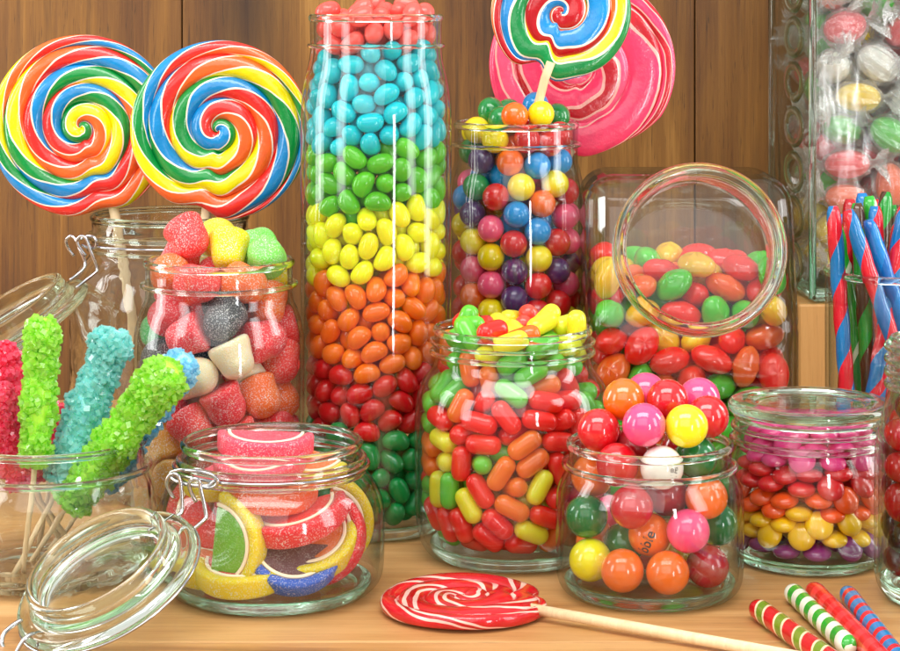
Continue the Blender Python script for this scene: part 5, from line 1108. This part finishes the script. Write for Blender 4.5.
SY, SR, SB, SG, SO, SPk = [sugared('slice_' + a, L_(h, 1.15), .6) for a, h in (('yellow','f8cc0c'),('red','e8202c'),('blue','0a5cc4'),('green','5c9c20'),('orange','fb5a14'),('pink','fb405c'))]
PITH = plain('slice_pith', srgb('fbe4c8'), .5, **{'Subsurface Weight': .3, 'Subsurface Scale': .003})
FLR, FLO, FLG, FLK, FLP = [sugared('flesh_' + a, L_(h, 1.1), .22) for a, h in (('red','f03426'),('orange','fb7430'),('green','70b028'),('purple','5c2c38'),('pink','fb5064'))]
fm = {}
def fruit(label, px, py, Y, rot, rind, flesh, sc_=1.0):
    o = thing('fruit_slice', label, 'fruit slice', P(px, py, Y), 'sugared fruit slices in the squat clip jar')
    o.rotation_euler = [R(a) for a in rot]; o.scale = (sc_,)*3
    M = o.rotation_euler.to_matrix() * sc_
    for _ in range(12):                                  # keep it inside the glass
        worst, wd = 0, None
        for q in [(Rs*math.cos(PI+PI*a/8), y_, Rs*math.sin(PI+PI*a/8)) for a in range(9) for y_ in (-TH/2, TH/2)]:
            p = M @ Vector(q) + o.location; dx, dy = p.x - J['sour'].location.x, p.y - J['sour'].location.y
            lim = .0715 if p.z < .070 else .0715 - (p.z - .070) * 1.2 if p.z < .082 else .0565
            e = math.hypot(dx, dy) - lim
            if e > worst and p.z < .099: worst, wd = e, Vector((dx, dy, 0)).normalized()
            if p.z < .0112: o.location.z += .0112 - p.z
        if wd is None: break
        o.location -= wd * worst
    def mm(me, mat):
        k = (me.name, mat.name)
        if k not in fm:
            c = me.copy(); c.materials.clear(); c.materials.append(mat); fm[k] = c
        return fm[k]
    for nm, me, mt in (('rind', rind_me, rind), ('pith', pith_me, PITH), ('flesh', flesh_me, flesh)): link(nm, mm(me, mt), None, o)
    return o
# rotation: x = 90 lays the slice flat with the curve towards the camera, y rolls it in the picture
fruit('pink slab of fruit slice lying on top, sticking out above the jar rim', 266, 440, 1.475, (-84, 2, 0), SPk, FLP)
fruit('pink fruit slice in the jar neck under the topmost pink slab', 256, 462, 1.455, (-72, -5, 8), SPk, FLP, .95)
fruit('yellow fruit slice leaning at the right inside the jar neck', 318, 456, 1.480, (-66, 14, -25), SY, FLO, .9)
fruit('yellow fruit slice at the left inside the jar neck', 214, 468, 1.490, (-70, -20, 30), SY, FLP, .9)
fruit('orange fruit slice lying flat just below the wire of the jar', 268, 489, 1.452, (-80, 6, -6), SO, FLO)
fruit('green fruit slice with yellow rind standing upright at the left glass', 212, 548, 1.436, (-10, -84, -16), SY, FLG, 1.05)
fruit('long bright red slice tilted up to the right in the middle of the jar', 308, 518, 1.440, (-76, -15, 8), SR, FLR, 1.06)
fruit('yellow rind fruit slice with orange flesh under the long red slice', 322, 541, 1.450, (-56, -12, 12), SY, FLO, 1.06)
fruit('blue rind fruit slice with dark flesh in the middle of the pile', 300, 568, 1.440, (-44, 4, 6), SB, FLK, 1.02)
fruit('red fruit slice with a white pith line at the lower right glass', 350, 580, 1.452, (-50, -46, 24), SR, FLR, 1.0)
fruit('yellow fruit slice lying at the bottom centre of the jar', 240, 597, 1.440, (-76, -2, -10), SY, FLR, 1.05)
fruit('yellow fruit slice on its side at the bottom left of the jar', 206, 590, 1.470, (-76, 8, -28), SY, FLO, .95)
fruit('yellow fruit slice standing behind at the right glass', 362, 522, 1.510, (-16, -80, 24), SY, FLO, 1.0)
fruit('red fruit slice behind the green one at the left glass', 190, 515, 1.490, (-40, 50, -30), SR, FLR, 1.0)
fruit('orange fruit slice deep inside the middle of the jar', 280, 525, 1.510, (-70, 20, 20), SO, FLO, 1.05)
fruit('red fruit slice deep inside behind the blue one', 250, 555, 1.510, (-70, -20, -20), SR, FLR, 1.05)
fruit('orange fruit slice deep inside at the right', 330, 560, 1.515, (-60, 30, 20), SO, FLR, 1.05)

# ------------------------------------------------------------------ large gumballs
LB_ = ellipsoid(.0143, .0143, .0143, 48, 28, name='large_gumball')
lg = variants(LB_, {'orange': coat_candy('ball_orange', L_('f8700c'), .15, .2, .8), 'red': coat_candy('ball_red', L_('d0101c'), .15, .2, .8), 'dark red': coat_candy('ball_dark_red', L_('a80c18'), .18, .2, .7), 'pink': coat_candy('ball_pink', L_('fb4a84'), .15, .2, .8),
    'yellow': coat_candy('ball_yellow', L_('f6ec10'), .15, .2, .8), 'green': coat_candy('ball_green', L_('067a38'), .15, .15, .8), 'white': coat_candy('ball_white', L_('f0ece4'), .2, .2, .6)})
jf = J['front'].location
balls = [  # px, py, depth offset from the jar's axis, colour, label
 (625,403,-.010,'orange','orange large gumball, top left of the heap above the jar rim'),
 (646,394,.022,'pink','pink large gumball peeping out behind the two topmost balls of the heap'),
 (668,401,-.006,'red','red large gumball at the very top middle of the heap'),
 (710,402,.006,'pink','pink large gumball at the back right of the heap'),
 (712,422,-.018,'red','deep red large gumball at the right end of the heap above the rim'),
 (644,425,-.036,'pink','pink large gumball at the front of the heap above the rim'),
 (688,427,-.036,'yellow','yellow large gumball at the front of the heap above the rim'),
 (600,432,-.018,'red','dark shaded red large gumball at the left rim of the jar'),
 (617,466,-.034,'red','red large gumball behind the neck ring of the small jar'),
 (662,468,-.038,'white','white large gumball with black print in the jar neck'),
 (702,466,-.034,'green','green large gumball in the jar neck beside the white one'),
 (595,486,-.030,'orange','orange large gumball at the left shoulder of the small jar'),
 (632,508,-.043,'red','red large gumball just below the neck at the middle left'),
 (672,503,-.034,'dark red','dark red large gumball under the white one'),
 (708,499,-.036,'orange','orange large gumball at the right shoulder of the small jar'),
 (586,524,-.036,'green','green large gumball at the left glass of the small jar'),
 (693,531,-.0455,'pink','pink large gumball with a glint in the middle right of the jar'),
 (724,533,-.030,'green','green large gumball at the right glass of the small jar'),
 (652,540,-.040,'orange','orange large gumball with dark lettering in the middle of the jar'),
 (588,565,-.036,'yellow','yellow large gumball at the bottom left of the small jar'),
 (622,549,-.020,'green','green large gumball half hidden behind the lettered orange one'),
 (622,573,-.046,'orange','orange large gumball in the bottom row, left of centre'),
 (668,574,-.047,'orange','orange large gumball in the bottom row, right of centre'),
 (709,571,-.037,'dark red','dark red large gumball at the bottom right of the small jar'),
 (645,560,-.005,'red','red large gumball deep inside low in the small jar'),
 (600,545,.004,'orange','orange large gumball deep inside at the left'),
 (690,560,-.008,'yellow','yellow large gumball deep inside low at the right'),
 (640,520,-.008,'yellow','yellow large gumball deep inside near the middle'),
 (690,500,-.002,'green','green large gumball deep inside under the neck'),
 (650,480,-.002,'orange','orange large gumball deep inside the jar neck'),
 (685,455,-.004,'red','red large gumball hidden inside the heap behind the yellow one'),
 (635,445,-.002,'dark red','dark red large gumball hidden inside the heap behind the pink one'),
 (650,575,.030,'green','green large gumball at the back bottom of the small jar'),
 (700,540,.028,'red','red large gumball at the back right of the small jar'),
 (610,520,.030,'pink','pink large gumball at the back left of the small jar')]
pos = [P(px, py, jf.y + dy) for px, py, dy, c, l in balls]; anc = [p.copy() for p in pos]; rb = .01425
for it in range(260):
    for i in range(len(pos)):
        for j in range(i):
            d = pos[i] - pos[j]; L = d.length
            if L < 2*rb - .0002:
                k = (2*rb - L) / 2; d.normalize()
                push = Vector((d.x*.7, d.y + (.25 if d.y >= 0 else -.25), d.z*.7)).normalized() * k
                pos[i] += push; pos[j] -= push
    for i, p in enumerate(pos):
        p.x += (anc[i].x - p.x)*.06; p.z += (anc[i].z - p.z)*.06
        z = p.z; lim = (.0600 if z < .062 else .0600 - (z-.062)*.40 if z < .084 else .0515 if z < .103 else .0535) - rb
        rx = math.hypot(p.x-jf.x, p.y-jf.y)
        if rx > lim: s = lim / rx; p.x = jf.x + (p.x-jf.x)*s; p.y = jf.y + (p.y-jf.y)*s
        p.z = max(p.z, .0108 + rb)
def print_on(parent, body, rad, size, lon, lat, spin, name='printed_word', font_scale=1.0):
    """lettering wrapped onto a ball of radius rad; lon and lat aim it, spin turns it"""
    cu = bpy.data.curves.new(name, 'FONT'); cu.body = body; cu.size = size; cu.align_x = 'CENTER'; cu.align_y = 'CENTER'; cu.offset = size*.018; cu.resolution_u = 3; cu.space_line = .8
    t = bpy.data.objects.new(name, cu); C.objects.link(t); dg = bpy.context.evaluated_depsgraph_get()
    me = bpy.data.meshes.new_from_object(t.evaluated_get(dg)); bpy.data.objects.remove(t)
    bm = bmesh.new(); bm.from_mesh(me); bmesh.ops.subdivide_edges(bm, edges=[e for e in bm.edges if e.calc_length() > size*.12], cuts=2)
    M = Matrix.Rotation(R(lon), 3, 'Z') @ Matrix.Rotation(R(lat), 3, 'X') @ Matrix.Rotation(R(spin), 3, 'Y')
    for v in bm.verts:
        a, b = v.co.x / rad, v.co.y / rad
        v.co = M @ (Vector((math.sin(a)*math.cos(b), -math.cos(a)*math.cos(b), math.sin(b))) * (rad + .00006))
    bm.to_mesh(me); bm.free(); me.materials.clear()
    return link(name, me, INK, parent)
def mark_on(parent, polys, rad, lon, lat, spin, name='printed_mark'):
    M = Matrix.Rotation(R(lon), 3, 'Z') @ Matrix.Rotation(R(lat), 3, 'X') @ Matrix.Rotation(R(spin), 3, 'Y')
    vs = []; fs = []
    for pts, wd in polys:
        for i in range(len(pts)-1):
            (x0,y0),(x1,y1) = pts[i], pts[i+1]; dx, dy = x1-x0, y1-y0; L = math.hypot(dx, dy) or 1; nx, ny = -dy/L*wd, dx/L*wd
            b = len(vs)
            for x, y in ((x0+nx,y0+ny),(x0-nx,y0-ny),(x1-nx,y1-ny),(x1+nx,y1+ny)):
                a_, b_ = x/rad, y/rad; vs.append(M @ (Vector((math.sin(a_)*math.cos(b_), -math.cos(a_)*math.cos(b_), math.sin(b_)))*(rad+.00006+.000008*(i % 3))))
            fs.append((b,b+1,b+2,b+3))
    return link(name, mesh(name, vs, fs), INK, parent)
def circ(cx, cy, r, n=20): return [(cx + r*math.cos(2*PI*i/n), cy + r*math.sin(2*PI*i/n)) for i in range(n+1)]
for (px, py, dy, c, l), p in zip(balls, pos):
    o = link('large_gumball', lg[c], None); o.location = p; tag(o, l, 'gumball', 'large gumballs in the small open jar')
    if 'lettering' in l: print_on(o, 'bble', .0143, .0098, -12, 8, -68)
    if 'black print' in l: mark_on(o, [(circ(-.0010, .0012, .0012), .00022), (circ(-.0010, .0012, .0004), .00022), (circ(.0024, .0022, .0010), .00018), ([(.0006,.0002),(.0032,-.0004)], .0003), ([(-.0014,-.0022),(.0034,-.0028)], .0002), ([(-.0006,-.0034),(.0032,-.0042)], .0002), ([(.0008,.0036),(.0016,.0006),(.0030,.0034)], .0002)], .0143, 26, 2, 8)
# ------------------------------------------------------------------ twisted candy sticks in the tumbler, short sticks on the table
def twist(pts, r, pitch, mat, lobes=0, n=20, seed=0, taper=True, bright=0):
    pts = curve_smooth(pts, 24); vs = []; fs = []; uv = []; arc = 0; A = []
    up = Vector((0, 1, 0)) if abs((pts[-1]-pts[0]).normalized().y) < .8 else Vector((0,0,1)); L = len(pts)
    for i, p in enumerate(pts):
        t = (pts[min(i+1, L-1)] - pts[max(i-1, 0)]).normalized(); s = t.cross(up).normalized(); u2 = s.cross(t).normalized()
        if i: arc += (p - pts[i-1]).length
        A.append(arc / pitch)
        e = min(i, L-1-i); k = (0.55, .82, .95)[e] if e < 3 else 1.0
        for j in range(n):
            a = 2*PI*j/n; rr = r * k * (1 + lobes * math.cos(2*(a + 2*PI*arc/pitch)))
            vs.append(p + s*math.cos(a)*rr + u2*math.sin(a)*rr)
    for i in range(L-1):
        for j in range(n):
            fs.append((i*n+j, i*n+(j+1) % n, (i+1)*n+(j+1) % n, (i+1)*n+j))
            U = lambda ii, jj: (jj/n + A[ii] + 5 + seed, .5)
            uv += [U(i,j), U(i,j+1), U(i+1,j+1), U(i+1,j)]
    fs.append(tuple(range(n-1,-1,-1))); uv += [(A[0]+5+seed+j/n, .5) for j in range(n-1,-1,-1)]
    fs.append(tuple((L-1)*n+j for j in range(n))); uv += [(A[-1]+5+seed+j/n, .5) for j in range(n)]
    return mesh('stick', vs, fs, uvs=uv, fix=False)
RB = stripes('stick_red_blue', [srgb('d81c30'), srgb('0a74b4')], 0, lines=False, wob=.1)
BD = stripes('stick_blue_navy', [srgb('0a80cc'), srgb('0a68b8')], 0, lines=False, wob=.1)
BG = stripes('stick_brown_green', [srgb('50301c'), srgb('189430')], 0, lines=False, wob=.1)
GG = stripes('stick_green_white', [srgb('2cac34'), srgb('e0ecc8'), srgb('1c9030')], 0, lines=False, widths=[2,.5,1.5], wob=.1)
RR_ = stripes('stick_red_red', [srgb('e01c24'), srgb('b81420')], 0, lines=False, wob=.1)
jc = J['cup'].location
def cupstick(label, top, low, Yt, Yl, mat, seed=0, r=.0060):
    a = P(*top, Yt); b = P(*low, Yl); d = b - a; k = (.016 - a.z) / d.z; e = a + d * k
    rx = math.hypot(e.x - jc.x, e.y - jc.y); lim = .052
    if rx > lim: e.x = jc.x + (e.x-jc.x)*lim/rx; e.y = jc.y + (e.y-jc.y)*lim/rx
    o = link('candy_stick', twist([a - e, (a-e)*.5 + Vector((0,0,0)), Vector((0,0,0))], r, .058, mat, .06, seed=seed), mat); o.location = e
    return tag(o, label, 'candy stick', 'twisted candy sticks in the tumbler')
cupstick('red and blue twisted candy stick standing at the left side of the tumbler', (833, 206), (838, 385), 1.690, 1.685, RB, .2)
cupstick('red and blue twisted candy stick leaning right from the front of the bunch', (848, 210), (893, 340), 1.672, 1.670, RB, .6)
cupstick('blue candy stick with navy twist beside the leaning red and blue one', (868, 220), (905, 330), 1.680, 1.690, BD, .1)
cupstick('red and blue twisted candy stick crossing low from left to right', (905, 205), (842, 380), 1.690, 1.672, RB, .8)
cupstick('brown and green candy stick behind the front red and blue ones', (857, 203), (868, 370), 1.705, 1.700, BG, .3)
cupstick('green candy stick with pale stripes at the top middle of the bunch', (869, 196), (892, 370), 1.712, 1.700, GG, .5)
cupstick('tall brown and green candy stick at the back of the bunch', (886, 192), (866, 380), 1.728, 1.690, BG, .7)
cupstick('plain red candy stick behind the left red and blue one', (850, 199), (846, 370), 1.730, 1.725, RR_, .0)
cupstick('blue candy stick peeping up between red and green ones', (862, 193), (872, 370), 1.745, 1.735, BD, .4)
cupstick('red and blue candy stick at the right picture edge', (899, 222), (880, 380), 1.700, 1.690, RB, .4)
cupstick('green and white candy stick low behind the crossing one', (920, 200), (872, 385), 1.735, 1.720, GG, .2)
cupstick('second blue candy stick with navy twist at the back left of the tumbler', (843, 214), (850, 370), 1.745, 1.740, BD, .6)
cupstick('green candy stick with pale stripes at the back left of the tumbler', (838, 225), (860, 370), 1.730, 1.715, GG, .1)
cupstick('red and blue candy stick in the middle of the bunch, half hidden', (875, 206), (884, 370), 1.700, 1.700, RB, .1)
cupstick('brown and green candy stick near the right edge, half hidden', (893, 205), (905, 370), 1.735, 1.720, BG, .1)
cupstick('red candy stick in the middle back of the bunch, half hidden', (880, 200), (850, 375), 1.745, 1.725, RR_, .6)
cupstick('red candy stick at the far right of the tumbler', (935, 200), (915, 370), 1.715, 1.700, RR_, .2)

RGW = stripes('short_red_green', [srgb('c41a20'), srgb('6e9024')], .09, srgb('f0d8b0'), wob=.05, widths=[1.3, .9])
GWS = stripes('short_green_white', [srgb('2ea430'), srgb('eef0dc')], 0, lines=False, wob=.05)
RPS = stripes('short_red_pink', [srgb('d81820'), srgb('f2383c')], 0, lines=False, wob=.05)
BRS = stripes('short_blue_red', [srgb('1086c4'), srgb('dc2834')], 0, lines=False, wob=.05, widths=[1.2, .8])
def tstick(label, a, b, r, mat, pitch, seed=0):
    A_, B_ = G(*a, r), G(*b, r)
    o = link('candy_stick', twist([Vector((0,0,0)), (B_-A_)*.5, B_-A_], r, pitch, mat, .0, seed=seed), mat); o.location = A_
    return tag(o, label, 'candy stick', 'short candy sticks lying on the table')
tstick('red candy stick with olive and cream stripes, leftmost on the table', (755, 607), (852, 676), .0070, RGW, .030)
tstick('green and white striped candy stick lying second from the left', (791, 591), (850, 648), .0067, GWS, .0190, .2)
tstick('red candy stick with lighter red stripes lying third from the left', (812, 589), (893, 672), .0070, RPS, .0200, .4)
tstick('blue candy stick with red stripes, rightmost on the table', (846, 592), (908, 672), .0064, BRS, .0180, .6)
